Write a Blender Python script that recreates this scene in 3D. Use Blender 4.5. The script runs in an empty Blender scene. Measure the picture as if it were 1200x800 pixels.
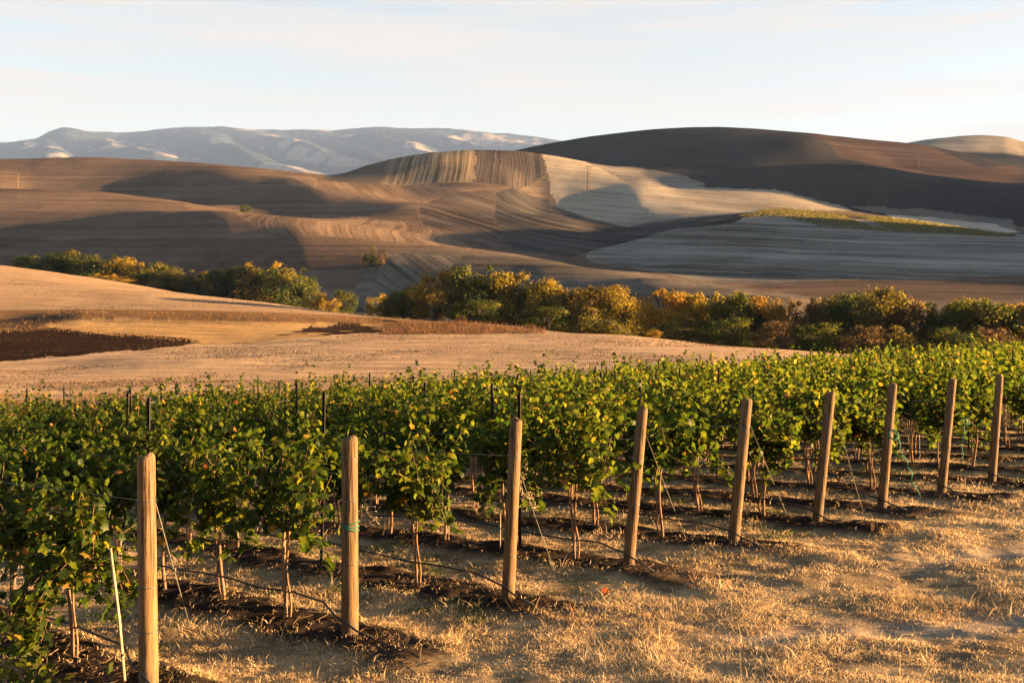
import bpy, bmesh, math, random
import numpy as np
from mathutils import Vector, Matrix

R = math.radians
random.seed(7)
rng = np.random.default_rng(7)
scene = bpy.context.scene
COL = scene.collection

# ------------------------------------------------------------------ camera, sky, sun, exposure
FPX = 35.0 / 36.0 * 1200.0          # focal length in photo pixels (1200 wide)
CAMZ = 2.73
HORIZON = 300.0
cam_data = bpy.data.cameras.new("camera")
cam_data.lens = 35.0
cam_data.sensor_width = 36.0
cam_data.shift_y = -100.0 / 1200.0
cam_data.clip_start = 0.1
cam_data.clip_end = 60000.0
cam = bpy.data.objects.new("camera", cam_data)
COL.objects.link(cam)
cam.location = (0, 0, CAMZ)
cam.rotation_euler = (R(90), 0, 0)
cam_data.dof.use_dof = True
cam_data.dof.focus_distance = 16.0
cam_data.dof.aperture_fstop = 9.0
scene.camera = cam

SUN_EL = 6.0
SUN_AZ = 90.0                        # degrees clockwise from +Y (the view direction): straight from the right
world = bpy.data.worlds.new("World")
scene.world = world
world.use_nodes = True
wn, wl = world.node_tree.nodes, world.node_tree.links
for n in list(wn): wn.remove(n)
w_out = wn.new("ShaderNodeOutputWorld")
w_bg = wn.new("ShaderNodeBackground")
w_bg.inputs['Strength'].default_value = 0.05
w_sky = wn.new("ShaderNodeTexSky")
w_sky.sky_type = 'NISHITA'
w_sky.sun_disc = False
w_sky.sun_elevation = R(SUN_EL)
w_sky.sun_rotation = R(SUN_AZ)
w_sky.altitude = 300
w_sky.air_density = 1.0
w_sky.dust_density = 1.6
w_sky.ozone_density = 1.7
# thin veil of high cloud: streaks of cream over the clear sky
w_tc = wn.new("ShaderNodeTexCoord")
w_map = wn.new("ShaderNodeMapping")
w_map.inputs['Rotation'].default_value = (0, R(6), 0)
w_map.inputs['Scale'].default_value = (1.3, 1.3, 22.0)
w_noise = wn.new("ShaderNodeTexNoise")
w_noise.inputs['Scale'].default_value = 2.0
w_noise.inputs['Detail'].default_value = 6.0
w_noise.inputs['Roughness'].default_value = 0.55
w_ramp = wn.new("ShaderNodeMapRange")
w_ramp.inputs['From Min'].default_value = 0.38
w_ramp.inputs['From Max'].default_value = 0.62
w_ramp.inputs['To Min'].default_value = 0.50
w_ramp.inputs['To Max'].default_value = 0.97
w_mix = wn.new("ShaderNodeMix")
w_mix.data_type = 'RGBA'
w_mix.inputs[7].default_value = (1.94, 1.79, 1.66, 1)
wl.new(w_tc.outputs['Generated'], w_map.inputs['Vector'])
wl.new(w_map.outputs['Vector'], w_noise.inputs['Vector'])
wl.new(w_noise.outputs['Fac'], w_ramp.inputs['Value'])
w_sep = wn.new("ShaderNodeSeparateXYZ")
w_low = wn.new("ShaderNodeMapRange")                  # the veil lies low over the horizon and thins out overhead
for _i, _v in zip((1, 2, 3, 4), (0.26, 0.50, 1.0, 0.0)): w_low.inputs[_i].default_value = _v
w_mul = wn.new("ShaderNodeMath"); w_mul.operation = 'MULTIPLY'
wl.new(w_tc.outputs['Generated'], w_sep.inputs[0])
wl.new(w_sep.outputs[2], w_low.inputs[0])
wl.new(w_ramp.outputs['Result'], w_mul.inputs[0])
wl.new(w_low.outputs[0], w_mul.inputs[1])
wl.new(w_mul.outputs[0], w_mix.inputs[0])
wl.new(w_sky.outputs['Color'], w_mix.inputs[6])
wl.new(w_mix.outputs[2], w_bg.inputs['Color'])
wl.new(w_bg.outputs['Background'], w_out.inputs['Surface'])

sun_data = bpy.data.lights.new("sun", 'SUN')
sun_data.energy = 5.0
sun_data.angle = R(0.5)
sun_data.color = (1.0, 0.63, 0.285)
sun = bpy.data.objects.new("sun", sun_data)
COL.objects.link(sun)
_sd = Vector((math.sin(R(SUN_AZ)) * math.cos(R(SUN_EL)), math.cos(R(SUN_AZ)) * math.cos(R(SUN_EL)), math.sin(R(SUN_EL))))
sun.rotation_euler = _sd.to_track_quat('Z', 'Y').to_euler()
sun.location = (60, 0, 40)

scene.view_settings.view_transform = 'Standard'
scene.view_settings.look = 'None'
scene.view_settings.gamma = 1.0
scene.view_settings.exposure = 3.1
scene.view_settings.use_curve_mapping = False
scene.cycles.max_bounces = 6
scene.cycles.diffuse_bounces = 2
scene.cycles.transparent_max_bounces = 4
scene.cycles.volume_bounces = 0

# ------------------------------------------------------------------ helpers
def tag(o, label=None, cat=None, group=None, kind=None):
    if label: o['label'] = label
    if cat: o['category'] = cat
    if group: o['group'] = group
    if kind: o['kind'] = kind
    return o

def empty(name, loc, rz=0.0):
    o = bpy.data.objects.new(name, None)
    o.empty_display_size = 0.3
    COL.objects.link(o)
    o.location = loc
    o.rotation_euler = (0, 0, rz)
    return o

def mesh_obj(name, me, mat=None, parent=None):
    o = bpy.data.objects.new(name, me)
    COL.objects.link(o)
    if mat is not None and not me.materials:
        me.materials.append(mat)
    if parent is not None:
        o.parent = parent
    return o

def mesh_np(name, V, F, nper, smooth=False, attrs=None):
    """mesh from numpy: V (n,3), F (m,nper)"""
    me = bpy.data.meshes.new(name)
    V = np.ascontiguousarray(V, dtype=np.float32); F = np.ascontiguousarray(F, dtype=np.int32)
    me.vertices.add(len(V)); me.vertices.foreach_set("co", V.ravel())
    me.loops.add(F.size); me.loops.foreach_set("vertex_index", F.ravel())
    me.polygons.add(len(F))
    me.polygons.foreach_set("loop_start", np.arange(0, F.size, nper, dtype=np.int32))
    if smooth:
        me.polygons.foreach_set("use_smooth", np.ones(len(F), dtype=bool))
    me.update(calc_edges=True)
    for k, a in (attrs or {}).items():
        a = np.asarray(a, dtype=np.float32)
        if a.ndim == 2:
            if a.shape[1] == 3:
                a = np.concatenate([a, np.ones((len(a), 1), np.float32)], 1)
            at = me.attributes.new(k, 'FLOAT_COLOR', 'POINT'); at.data.foreach_set("color", np.ascontiguousarray(a).ravel())
        else:
            at = me.attributes.new(k, 'FLOAT', 'POINT'); at.data.foreach_set("value", a)
    return me

def grid_faces(nr, nc):
    i = np.arange(nr - 1)[:, None] * nc + np.arange(nc - 1)[None, :]
    return np.stack([i, i + 1, i + nc + 1, i + nc], -1).reshape(-1, 4)

def pchip(xk, yk, xq):
    """monotone cubic through knots; yk (K,...) ; xq (Q,)"""
    xk = np.asarray(xk, float); yk = np.asarray(yk, float); xq = np.asarray(xq, float)
    h = np.diff(xk); sh = (-1,) + (1,) * (yk.ndim - 1)
    H = h.reshape(sh); d = np.diff(yk, axis=0) / H
    m = np.zeros_like(yk)
    w1 = 2 * H[1:] + H[:-1]; w2 = H[1:] + 2 * H[:-1]
    with np.errstate(divide='ignore', invalid='ignore'):
        mm = (w1 + w2) / (w1 / d[:-1] + w2 / d[1:])
    m[1:-1] = np.where(d[:-1] * d[1:] > 0, np.nan_to_num(mm), 0.0)
    m[0] = d[0]; m[-1] = d[-1]
    xc = np.clip(xq, xk[0], xk[-1])
    i = np.clip(np.searchsorted(xk, xc, side='right') - 1, 0, len(xk) - 2)
    t = ((xc - xk[i]) / h[i]).reshape(sh); hh = h[i].reshape(sh)
    t2, t3 = t * t, t * t * t
    return ((2*t3 - 3*t2 + 1) * yk[i] + (t3 - 2*t2 + t) * hh * m[i] + (-2*t3 + 3*t2) * yk[i+1] + (t3 - t2) * hh * m[i+1])

def _hash(ix, iy, seed):
    h = (ix.astype(np.int64) * 374761393 + iy.astype(np.int64) * 668265263 + seed * 1442695041) & 0x7fffffff
    h = ((h ^ (h >> 13)) * 1274126177) & 0x7fffffff
    return ((h ^ (h >> 16)) & 0xffff) / 65535.0
def vnoise(x, y, seed=0):
    ix, iy = np.floor(x), np.floor(y); fx, fy = x - ix, y - iy
    fx = fx*fx*(3-2*fx); fy = fy*fy*(3-2*fy)
    a = _hash(ix, iy, seed); b = _hash(ix+1, iy, seed); c = _hash(ix, iy+1, seed); d = _hash(ix+1, iy+1, seed)
    return (a*(1-fx)+b*fx)*(1-fy) + (c*(1-fx)+d*fx)*fy
def fbm(x, y, oct=4, seed=0):
    s = 0; a = 0.5
    for o in range(oct):
        s = s + a * (vnoise(x, y, seed + o) - 0.5) * 2; x = x * 2.03 + 11.3; y = y * 2.03 + 7.1; a *= 0.5
    return s
def sstep(a, b, x):
    t = np.clip((x - a) / (b - a), 0, 1); return t*t*(3-2*t)
def inpoly(px, py, poly):
    inside = np.zeros(px.shape, bool); n = len(poly)
    for i in range(n):
        x1, y1 = poly[i]; x2, y2 = poly[(i+1) % n]
        if y1 == y2: continue
        c = ((y1 > py) != (y2 > py)) & (px < (x2 - x1) * (py - y1) / (y2 - y1) + x1)
        inside ^= c
    return inside

# ------------------------------------------------------------------ the lie of the land
def plane_y(px, D): return 416.0 - 0.0415 * (px - 600.0) + CAMZ * FPX / D
def P(D, lo=-1600, hi=2800): return [(x, plane_y(x, D)) for x in (lo, 600, hi)]
# cross-sections of the land at given distances: (bearing, drop) points; unseen ridges off to the right are added to cast shade
CURVES = {
 1.0: P(1.0), 28.0: P(28.0), 45.0: P(45.0),
 58.0: [(-1600,500),(0,490),(300,480),(500,468),(700,462),(900,457)] + [(x, plane_y(x,58)) for x in (1100,1500,2800)],
 66.0: [(-1600,450),(-200,462),(0,465),(280,463),(400,459),(500,458),(700,452),(900,450)] + [(x, plane_y(x,66)) for x in (1100,1500,2800)],
 90.0: [(-1600,400),(-300,430),(0,440),(200,438),(500,436),(700,431),(800,428),(950,425),(1200,421),(1600,405),(2800,380)],
 112.0: [(-1600,360),(-300,410),(0,423),(235,415),(400,412),(600,410),(750,408),(850,408),(950,412),(1100,423),(1200,425),(1600,420),(2800,390)],
 135.0: [(-1600,340),(-300,385),(0,401),(235,402),(400,398),(600,396),(720,394),(790,398.5),(850,406),(950,420),(1200,430),(1600,425),(2800,390)],
 155.0: [(-1600,320),(-300,360),(0,383),(150,383),(300,385),(450,387),(600,388),(690,391),(800,404),(950,421),(1200,428),(1600,420),(2800,390)],
 162.0: [(-1600,315),(-300,352),(0,375),(60,371),(100,367),(300,369),(450,376),(560,381),(640,387),(700,395),(800,406),(950,422),(1200,427),(1600,420),(2800,390)],
 185.0: [(-1600,300),(-300,338),(0,357),(200,360),(350,366),(480,374),(560,380.5),(650,394),(800,411),(950,422),(1200,424),(1600,410),(2800,380)],
 225.0: [(-1600,280),(-300,312),(0,334),(100,338),(200,345),(300,353.5),(400,367),(500,384),(600,396),(800,410),(1200,416),(1600,400),(2800,370)],
 270.0: [(-1600,250),(-300,282),(0,311),(100,324),(200,341),(300,361),(400,379),(600,396),(800,405),(1000,406),(1200,404),(1600,390),(2800,370)],
 310.0: [(-1600,260),(-300,315),(0,331),(200,354),(400,372),(600,386),(800,396),(1000,398),(1200,395),(1600,380),(2800,370)],
 340.0: [(-1600,290),(-300,325),(0,337),(300,360),(400,368),(500,371),(600,370),(700,362),(800,351.5),(850,346.5),(900,346),(980,357),(1060,361),(1130,359),(1200,361),(1300,366),(1600,350),(2800,340)],
 365.0: [(-1600,300),(-300,330),(0,345),(200,356),(300,364),(400,369),(500,369),(600,359),(700,347.5),(800,336.5),(850,338),(900,346),(960,355),(1030,361),(1100,364),(1200,364),(1350,355),(1600,340),(2800,340)],
 400.0: [(-1600,310),(-300,335),(0,352),(150,358),(250,362),(340,366),(430,363),(500,357),(600,345),(700,331.5),(765,324.5),(820,332),(880,342),(940,350),(1000,353),(1200,352),(1350,340),(1600,330),(2800,330)],
 450.0: [(-1600,320),(-200,345),(0,350),(200,354),(300,350),(430,334),(500,323),(600,313),(640,310.5),(700,314.5),(780,327),(840,334),(900,337),(1000,337),(1100,336),(1200,332),(1400,310),(1600,300),(2800,320)],
 500.0: [(-1600,320),(-200,340),(0,334),(100,330),(200,318),(300,302),(360,290),(400,290.5),(450,292),(500,294),(570,297.5),(650,307),(720,317),(800,318),(900,318),(1000,316),(1100,313),(1200,308),(1400,260),(1600,225),(2000,230),(2800,300)],
 560.0: [(-1600,300),(-200,322),(0,304),(100,290),(200,273),(270,259),(330,258),(400,265),(490,279),(560,290),(640,300),(720,308),(800,303),(900,300),(1000,298),(1100,296),(1200,290),(1350,230),(1550,170),(1800,170),(2200,220),(2800,290)],  # right end: unseen ridge, raised to throw shade over the long slope
 630.0: [(-1600,290),(-200,300),(0,283),(100,270),(190,250),(250,246),(300,250),(400,259),(480,268),(550,276),(620,285),(700,291),(770,281),(850,279),(900,279),(1000,280),(1100,281),(1200,279),(1350,220),(1550,168),(1800,168),(2200,220),(2800,280)],
 700.0: [(-1600,270),(-200,225),(0,235),(50,237.5),(100,240),(140,242),(200,246),(260,251),(300,254.5),(400,257),(500,264),(560,265),(620,268),(690,276),(740,269),(800,264),(860,262),(950,264),(1100,272),(1200,277),(1350,225),(1550,172),(1800,172),(2200,220),(2800,280)],
 780.0: [(-1600,230),(-200,222),(0,222),(60,223.5),(110,225),(160,229),(200,234),(250,243),(300,256),(340,259),(400,252),(480,242),(540,247),(600,250),(660,256),(700,265),(740,264),(800,257),(860,251),(910,249),(960,255),(1050,263),(1100,268),(1200,277),(1400,250),(1600,200),(2000,200),(2800,260)],
 850.0: [(-1600,230),(-200,225),(-40,220),(0,228),(50,240),(100,246),(200,243),(300,234),(380,224),(420,226),(480,234),(540,238),(590,243),(640,255),(700,258),(770,249),(830,247),(900,247),(960,252),(1050,259),(1100,264),(1200,273),(1400,245),(1500,230),(1700,235),(2800,260)],
 900.0: [(-1600,200),(-200,190),(-80,200),(0,219),(40,228),(100,231),(200,225),(300,213),(345,210),(420,220),(480,228),(540,226),(590,232),(640,246),(700,245),(755,235.5),(830,238),(900,240),(1000,250),(1100,260),(1200,268),(1400,235),(1500,212),(1700,215),(2800,260)],
 950.0: [(-1600,190),(-200,180),(-80,190),(0,204),(40,211),(120,214),(200,207),(265,200.5),(330,207),(400,213),(460,214),(540,209),(590,214),(640,230),(700,228),(748,221),(800,226),(900,230),(1000,244),(1100,257),(1200,262),(1400,205),(1500,180),(1700,190),(2800,250)],
 1000.0: [(-1600,190),(-200,180),(0,187),(100,185),(200,188.5),(300,196.5),(350,201.5),(390,205),(430,200),(480,191),(530,187),(580,193),(640,210),(690,211),(745,211),(800,219),(850,219),(900,217),(960,216),(1050,232),(1100,240),(1200,246),(1300,215),(1500,140),(1800,140),(2800,240)],
 1060.0: [(-1600,220),(-200,205),(0,200),(200,205),(300,210),(390,206),(440,192),(480,183),(520,178),(560,176),(610,177),(640,181),(680,188),(720,197),(760,203),(800,203),(900,196),(1000,198),(1100,215),(1200,228),(1300,205),(1500,130),(1800,120),(2800,230)],
 1200.0: [(-1600,230),(0,230),(400,225),(500,210),(600,202),(700,196),(800,184),(880,171),(940,165.5),(985,178),(1060,196),(1150,207),(1200,212),(1400,205),(1600,190),(2800,240)],
 1400.0: [(-1600,240),(0,240),(400,218),(500,203),(560,190),(610,176),(660,166),(720,157),(780,152),(830,150),(880,152),(930,157),(1000,163),(1068,169),(1128,180),(1200,196),(1400,220),(2800,250)],
 1600.0: [(-1600,250),(0,250),(400,240),(600,215),(700,195),(830,182),(1000,190),(1070,195),(1200,205),(1400,230),(2800,250)],
 2000.0: [(-1600,255),(0,250),(600,240),(900,210),(1000,188),(1068,168),(1110,162),(1150,159.5),(1175,161),(1200,167),(1300,185),(1600,230),(2800,250)],
 2600.0: [(-1600,262),(0,255),(600,250),(1000,240),(1200,240),(2800,260)],
}
DK = np.array(sorted(CURVES))
def cross_section(D, px):
    pts = CURVES[D]; xs = [p[0] for p in pts]; ys = [p[1] for p in pts]
    return pchip(xs, ys, px)
def land_z(px, D):
    """heights for columns px (C,) and distances D (Q,) -> (Q,C)"""
    Z = np.stack([CAMZ + d * (HORIZON - cross_section(d, px)) / FPX for d in DK])
    return pchip(DK, Z, D)
_GP = np.linspace(-1600, 2800, 1101)
_GD = np.concatenate([np.linspace(1, 60, 60), np.geomspace(62, 2600, 400)])
_GZ = land_z(_GP, _GD)
def ground_z(x, y):
    """height of the land at world x, y (y > 1)"""
    x = np.asarray(x, float); y = np.asarray(y, float)
    yy = np.maximum(y, 1.0)
    px = np.clip(600 + x / yy * FPX, -1600, 2799.9)
    ip = (px + 1600) / 4.0; i0 = np.floor(ip).astype(int); fp = ip - i0
    j = np.clip(np.searchsorted(_GD, yy, side='right') - 1, 0, len(_GD) - 2)
    fd = np.clip((yy - _GD[j]) / (_GD[j+1] - _GD[j]), 0, 1)
    z = (_GZ[j, i0]*(1-fp) + _GZ[j, i0+1]*fp)*(1-fd) + (_GZ[j+1, i0]*(1-fp) + _GZ[j+1, i0+1]*fp)*fd
    zp = 0.0415 * x - 0.0994 * y
    return np.where(y < 28.0, zp, z)
def at(px, D, up=0.0):
    """world point standing on the land at bearing px, distance D"""
    x = (px - 600.0) / FPX * D
    return Vector((x, D, float(ground_z(x, D)) + up))

# ------------------------------------------------------------------ node helpers
def new_mat(name, rough=0.95, spec=0.1):
    m = bpy.data.materials.new(name); m.use_nodes = True
    nt = m.node_tree; b = nt.nodes["Principled BSDF"]
    b.inputs['Roughness'].default_value = rough
    b.inputs['Specular IOR Level'].default_value = spec
    return m, nt, b
def N(nt, typ, **kw):
    n = nt.nodes.new(typ)
    for k, v in kw.items():
        if k.startswith('_'): setattr(n, k[1:], v)
        else: n.inputs[k.replace('__', ' ')].default_value = v
    return n
def mixc(nt, fac, a, b, mode='MIX'):
    n = nt.nodes.new("ShaderNodeMix"); n.data_type = 'RGBA'; n.blend_type = mode
    for sock, v in ((0, fac), (6, a), (7, b)):
        if hasattr(v, 'is_linked') or hasattr(v, 'node'): nt.links.new(v, n.inputs[sock])
        else:
            n.inputs[sock].default_value = v if sock == 0 else (v if len(v) == 4 else (*v, 1))
    return n.outputs[2]
def math_(nt, op, a, b=None, c=None):
    n = nt.nodes.new("ShaderNodeMath"); n.operation = op
    for i, v in enumerate((a, b, c)):
        if v is None: continue
        if hasattr(v, 'node'): nt.links.new(v, n.inputs[i])
        else: n.inputs[i].default_value = v
    return n.outputs[0]
def maprange(nt, v, a, b, c, d):
    n = nt.nodes.new("ShaderNodeMapRange")
    nt.links.new(v, n.inputs[0])
    for i, x in zip((1, 2, 3, 4), (a, b, c, d)): n.inputs[i].default_value = x
    return n.outputs[0]
def noise(nt, vec, scale, detail=4, rough=0.55, dim='3D'):
    n = nt.nodes.new("ShaderNodeTexNoise"); n.noise_dimensions = dim
    n.inputs['Scale'].default_value = scale; n.inputs['Detail'].default_value = detail; n.inputs['Roughness'].default_value = rough
    if vec is not None: nt.links.new(vec, n.inputs['Vector'])
    return n.outputs['Fac']
def scalev(nt, vec, s):
    n = nt.nodes.new("ShaderNodeVectorMath"); n.operation = 'MULTIPLY'
    nt.links.new(vec, n.inputs[0]); n.inputs[1].default_value = s
    return n.outputs[0]
def objco(nt): return nt.nodes.new("ShaderNodeTexCoord").outputs['Object']
def attr(nt, name, out='Color'):
    n = nt.nodes.new("ShaderNodeAttribute"); n.attribute_name = name
    return n.outputs[out]
def combine(nt, x, y, z):
    n = nt.nodes.new("ShaderNodeCombineXYZ")
    for i, v in enumerate((x, y, z)):
        if hasattr(v, 'node'): nt.links.new(v, n.inputs[i])
        else: n.inputs[i].default_value = v
    return n.outputs[0]
def bump(nt, b, h, strength, dist):
    n = nt.nodes.new("ShaderNodeBump"); n.inputs['Strength'].default_value = strength; n.inputs['Distance'].default_value = dist
    nt.links.new(h, n.inputs['Height']); nt.links.new(n.outputs[0], b.inputs['Normal'])

# ------------------------------------------------------------------ hills
def field_material():
    m, nt, b = new_mat("hill_fields", 1.0, 0.0)
    base = attr(nt, "soil"); fur = attr(nt, "furrow", 'Fac'); amt = attr(nt, "lines", 'Fac')
    oc = objco(nt)
    sx = nt.nodes.new("ShaderNodeSeparateXYZ"); nt.links.new(oc, sx.inputs[0])
    along = math_(nt, 'MULTIPLY', sx.outputs[0], 0.004)
    deep = math_(nt, 'MULTIPLY', sx.outputs[1], 0.003)
    wob = noise(nt, scalev(nt, oc, (0.012, 0.012, 0.012)), 1.0, 3)
    f2 = math_(nt, 'ADD', fur, math_(nt, 'MULTIPLY', wob, 2.0))
    n1 = noise(nt, combine(nt, math_(nt, 'MULTIPLY', f2, 1.3), along, deep), 1.0, 5, 0.75)
    n2 = noise(nt, combine(nt, math_(nt, 'MULTIPLY', f2, 0.25), along, deep), 1.0, 3, 0.6)
    n1 = maprange(nt, n1, 0.38, 0.62, 0.12, 0.88)
    n3 = noise(nt, oc, 0.30, 6, 0.85)
    n4 = noise(nt, oc, 0.012, 5, 0.6)
    st = math_(nt, 'ADD', math_(nt, 'MULTIPLY', math_(nt, 'SUBTRACT', n1, 0.5), 1.25), math_(nt, 'MULTIPLY', math_(nt, 'SUBTRACT', n2, 0.5), 1.2))
    st = math_(nt, 'MULTIPLY', st, amt)
    gr = math_(nt, 'ADD', math_(nt, 'MULTIPLY', math_(nt, 'SUBTRACT', n3, 0.5), 1.5), math_(nt, 'MULTIPLY', math_(nt, 'SUBTRACT', n4, 0.5), 1.5))
    fac = math_(nt, 'ADD', 1.0, math_(nt, 'ADD', st, gr))
    fac = math_(nt, 'MAXIMUM', fac, 0.25)
    vm = nt.nodes.new("ShaderNodeVectorMath"); vm.operation = 'SCALE'
    nt.links.new(base, vm.inputs[0]); nt.links.new(fac, vm.inputs['Scale'])
    nt.links.new(vm.outputs[0], b.inputs['Base Color'])
    hb = math_(nt, 'ADD', math_(nt, 'MULTIPLY', n1, 0.6), noise(nt, oc, 0.5, 5, 0.8))
    bump(nt, b, hb, 0.6, 0.5)
    return m

def build_hills():
    px = np.concatenate([np.linspace(-1600, -60, 160), np.arange(-56, 1256, 2.0), np.linspace(1260, 2800, 160)])
    D = np.concatenate([np.linspace(300, 700, 200), np.linspace(703, 1110, 150), np.linspace(1115, 1450, 70), np.linspace(1460, 2600, 60)])
    Z = land_z(px, D)
    X = (px[None, :] - 600) / FPX * D[:, None]; Y = np.repeat(D[:, None], len(px), 1)
    Z = Z + fbm(X / 70, Y / 70, 3, 3) * 1.1 * sstep(330, 420, Y) + fbm(X / 14, Y / 14, 2, 9) * 0.22
    YP = HORIZON - (Z - CAMZ) / D[:, None] * FPX
    PX = np.repeat(px[None, :], len(D), 0)
    jx = PX + fbm(X / 9, Y / 9, 3, 21) * 3.5 + fbm(X / 60, Y / 60, 2, 23) * 7; jy = YP + fbm(X / 9, Y / 9, 3, 22) * 1.2 + fbm(X / 60, Y / 60, 2, 24) * 1.6
    C = np.zeros(PX.shape + (3,)); C[:] = (0.112, 0.074, 0.050)
    FU = Z / 2.6; L = np.full(PX.shape, 0.62)
    def paint(mask, col, furrow=None, lines=None):
        C[mask] = col
        if furrow is not None: FU[mask] = furrow[mask]
        if lines is not None: L[mask] = lines
    # the low spur in front and its pale fan
    paint((Y < 520) & inpoly(jx, jy, [(440,300),(500,292),(570,296),(700,311),(900,342),(1040,358),(1500,360),(1500,420),(330,420),(400,350),(428,325)]), (0.105, 0.083, 0.064), Z / 2.0, 0.7)
    paint((Y < 400) & (jx > 930), (0.14, 0.10, 0.072), Z / 1.4, 0.2)
    paint((Y < 520) & inpoly(jx, jy, [(452,296),(540,300),(520,330),(470,365),(415,365),(440,330)]), (0.122, 0.097, 0.073), X / 4.0 + Y / 9, 0.9)
    # valley floor
    paint((Y < 420) & (jx < 425), (0.07, 0.054, 0.042))
    # grey stubble on the long right-hand slope
    right = (jx > 690 - (jy - 300) * 0.35) & (Y > 470) & (Y < 830)
    paint(right & (jx > 700 + (560 - Y) * 1.3 + fbm(X / 30, Y / 30, 3, 77) * 30), (0.178, 0.150, 0.120), Z / 2.8 + X / 80, 0.9)
    # dark ploughed contour bands round the draw, deepened for its shade; sunlit spurs lightened
    paint((Y > 520) & (Y < 800) & inpoly(jx, jy, [(265,240),(330,250),(400,252),(495,262),(560,294),(470,292),(400,290),(345,285),(300,268)]), (0.145, 0.094, 0.060), X / 6 + Z / 5, 0.7)  # sunlit spur face, its light put in as a lighter brown
    paint((Y > 830) & (Y < 1000) & inpoly(jx, jy, [(330,205),(400,208),(500,216),(560,222),(500,240),(440,240),(370,222)]), (0.135, 0.088, 0.057), X / 7 + Z / 4, 0.7)  # sunlit wedge behind it, lightened in the same way
    paint(inpoly(jx, jy, [(490,244),(530,226),(590,222),(640,240),(620,280),(575,292),(540,276),(500,262)]) & (Y > 540) & (Y < 1000), (0.080, 0.058, 0.043), X / 12 + Z / 4, 1.1)  # brown darkened in place of shade the slope does not get
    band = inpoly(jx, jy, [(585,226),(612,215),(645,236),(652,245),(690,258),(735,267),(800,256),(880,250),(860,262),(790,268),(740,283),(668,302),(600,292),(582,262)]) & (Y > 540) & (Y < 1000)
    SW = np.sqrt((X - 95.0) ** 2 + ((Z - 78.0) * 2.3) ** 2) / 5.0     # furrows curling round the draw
    paint(band, (0.052, 0.043, 0.037), SW, 1.4)  # ploughed soil, painted darker still for the shade in the draw
    # hill with fall-line stripes
    gold = (Y > 940) & (Y < 1160) & (jx > 380) & (jx < 640)
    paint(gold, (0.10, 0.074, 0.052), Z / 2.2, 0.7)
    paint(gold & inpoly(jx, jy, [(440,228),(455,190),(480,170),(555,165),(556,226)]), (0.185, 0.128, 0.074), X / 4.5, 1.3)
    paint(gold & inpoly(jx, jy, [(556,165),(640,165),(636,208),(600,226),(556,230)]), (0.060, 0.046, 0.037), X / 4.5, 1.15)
    # dark bare hill
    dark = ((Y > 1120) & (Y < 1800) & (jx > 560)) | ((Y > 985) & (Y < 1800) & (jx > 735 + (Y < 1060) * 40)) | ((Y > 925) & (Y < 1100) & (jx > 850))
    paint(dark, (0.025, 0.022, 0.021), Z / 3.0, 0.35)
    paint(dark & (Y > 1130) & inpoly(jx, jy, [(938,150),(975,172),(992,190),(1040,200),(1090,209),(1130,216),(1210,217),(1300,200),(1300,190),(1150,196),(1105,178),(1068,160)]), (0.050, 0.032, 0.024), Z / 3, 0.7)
    # pale stubble
    paint(inpoly(jx, jy, [(636,181),(668,183),(700,193),(716,203),(745,217),(800,219),(905,222),(985,240),(1002,247),(930,247),(880,250),(830,252),(780,256),(733,266),(690,256),(654,244),(644,216)]) & (Y > 700) & (Y < 1110), (0.265, 0.212, 0.152), X / 20 + Z / 2.6, 0.42)
    paint(inpoly(jx, jy, [(672,184),(730,193),(800,206),(826,216),(815,221),(745,218),(718,205)]) & (Y > 960) & (Y < 1150), (0.15, 0.125, 0.10), Z / 2.4, 1.0)
    paint(inpoly(jx, jy, [(990,241),(1100,247),(1180,258),(1192,268),(1160,267),(1040,252)]) & (Y > 800) & (Y < 1060), (0.13, 0.108, 0.088), Z / 2, 0.3)
    paint(inpoly(jx, jy, [(1038,252),(1120,257),(1165,263),(1192,272),(1150,274),(1100,267)]) & (Y > 760) & (Y < 1060), (0.38, 0.31, 0.23), X / 5, 0.4)
    # far pale hill
    paint(Y > 1800, (0.20, 0.162, 0.118), Z / 4, 0.4)
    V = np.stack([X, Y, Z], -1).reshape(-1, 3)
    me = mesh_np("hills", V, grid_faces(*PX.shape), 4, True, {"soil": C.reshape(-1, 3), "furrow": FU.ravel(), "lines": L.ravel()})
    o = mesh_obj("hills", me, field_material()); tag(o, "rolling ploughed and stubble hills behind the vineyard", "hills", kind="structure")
build_hills()

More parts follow.
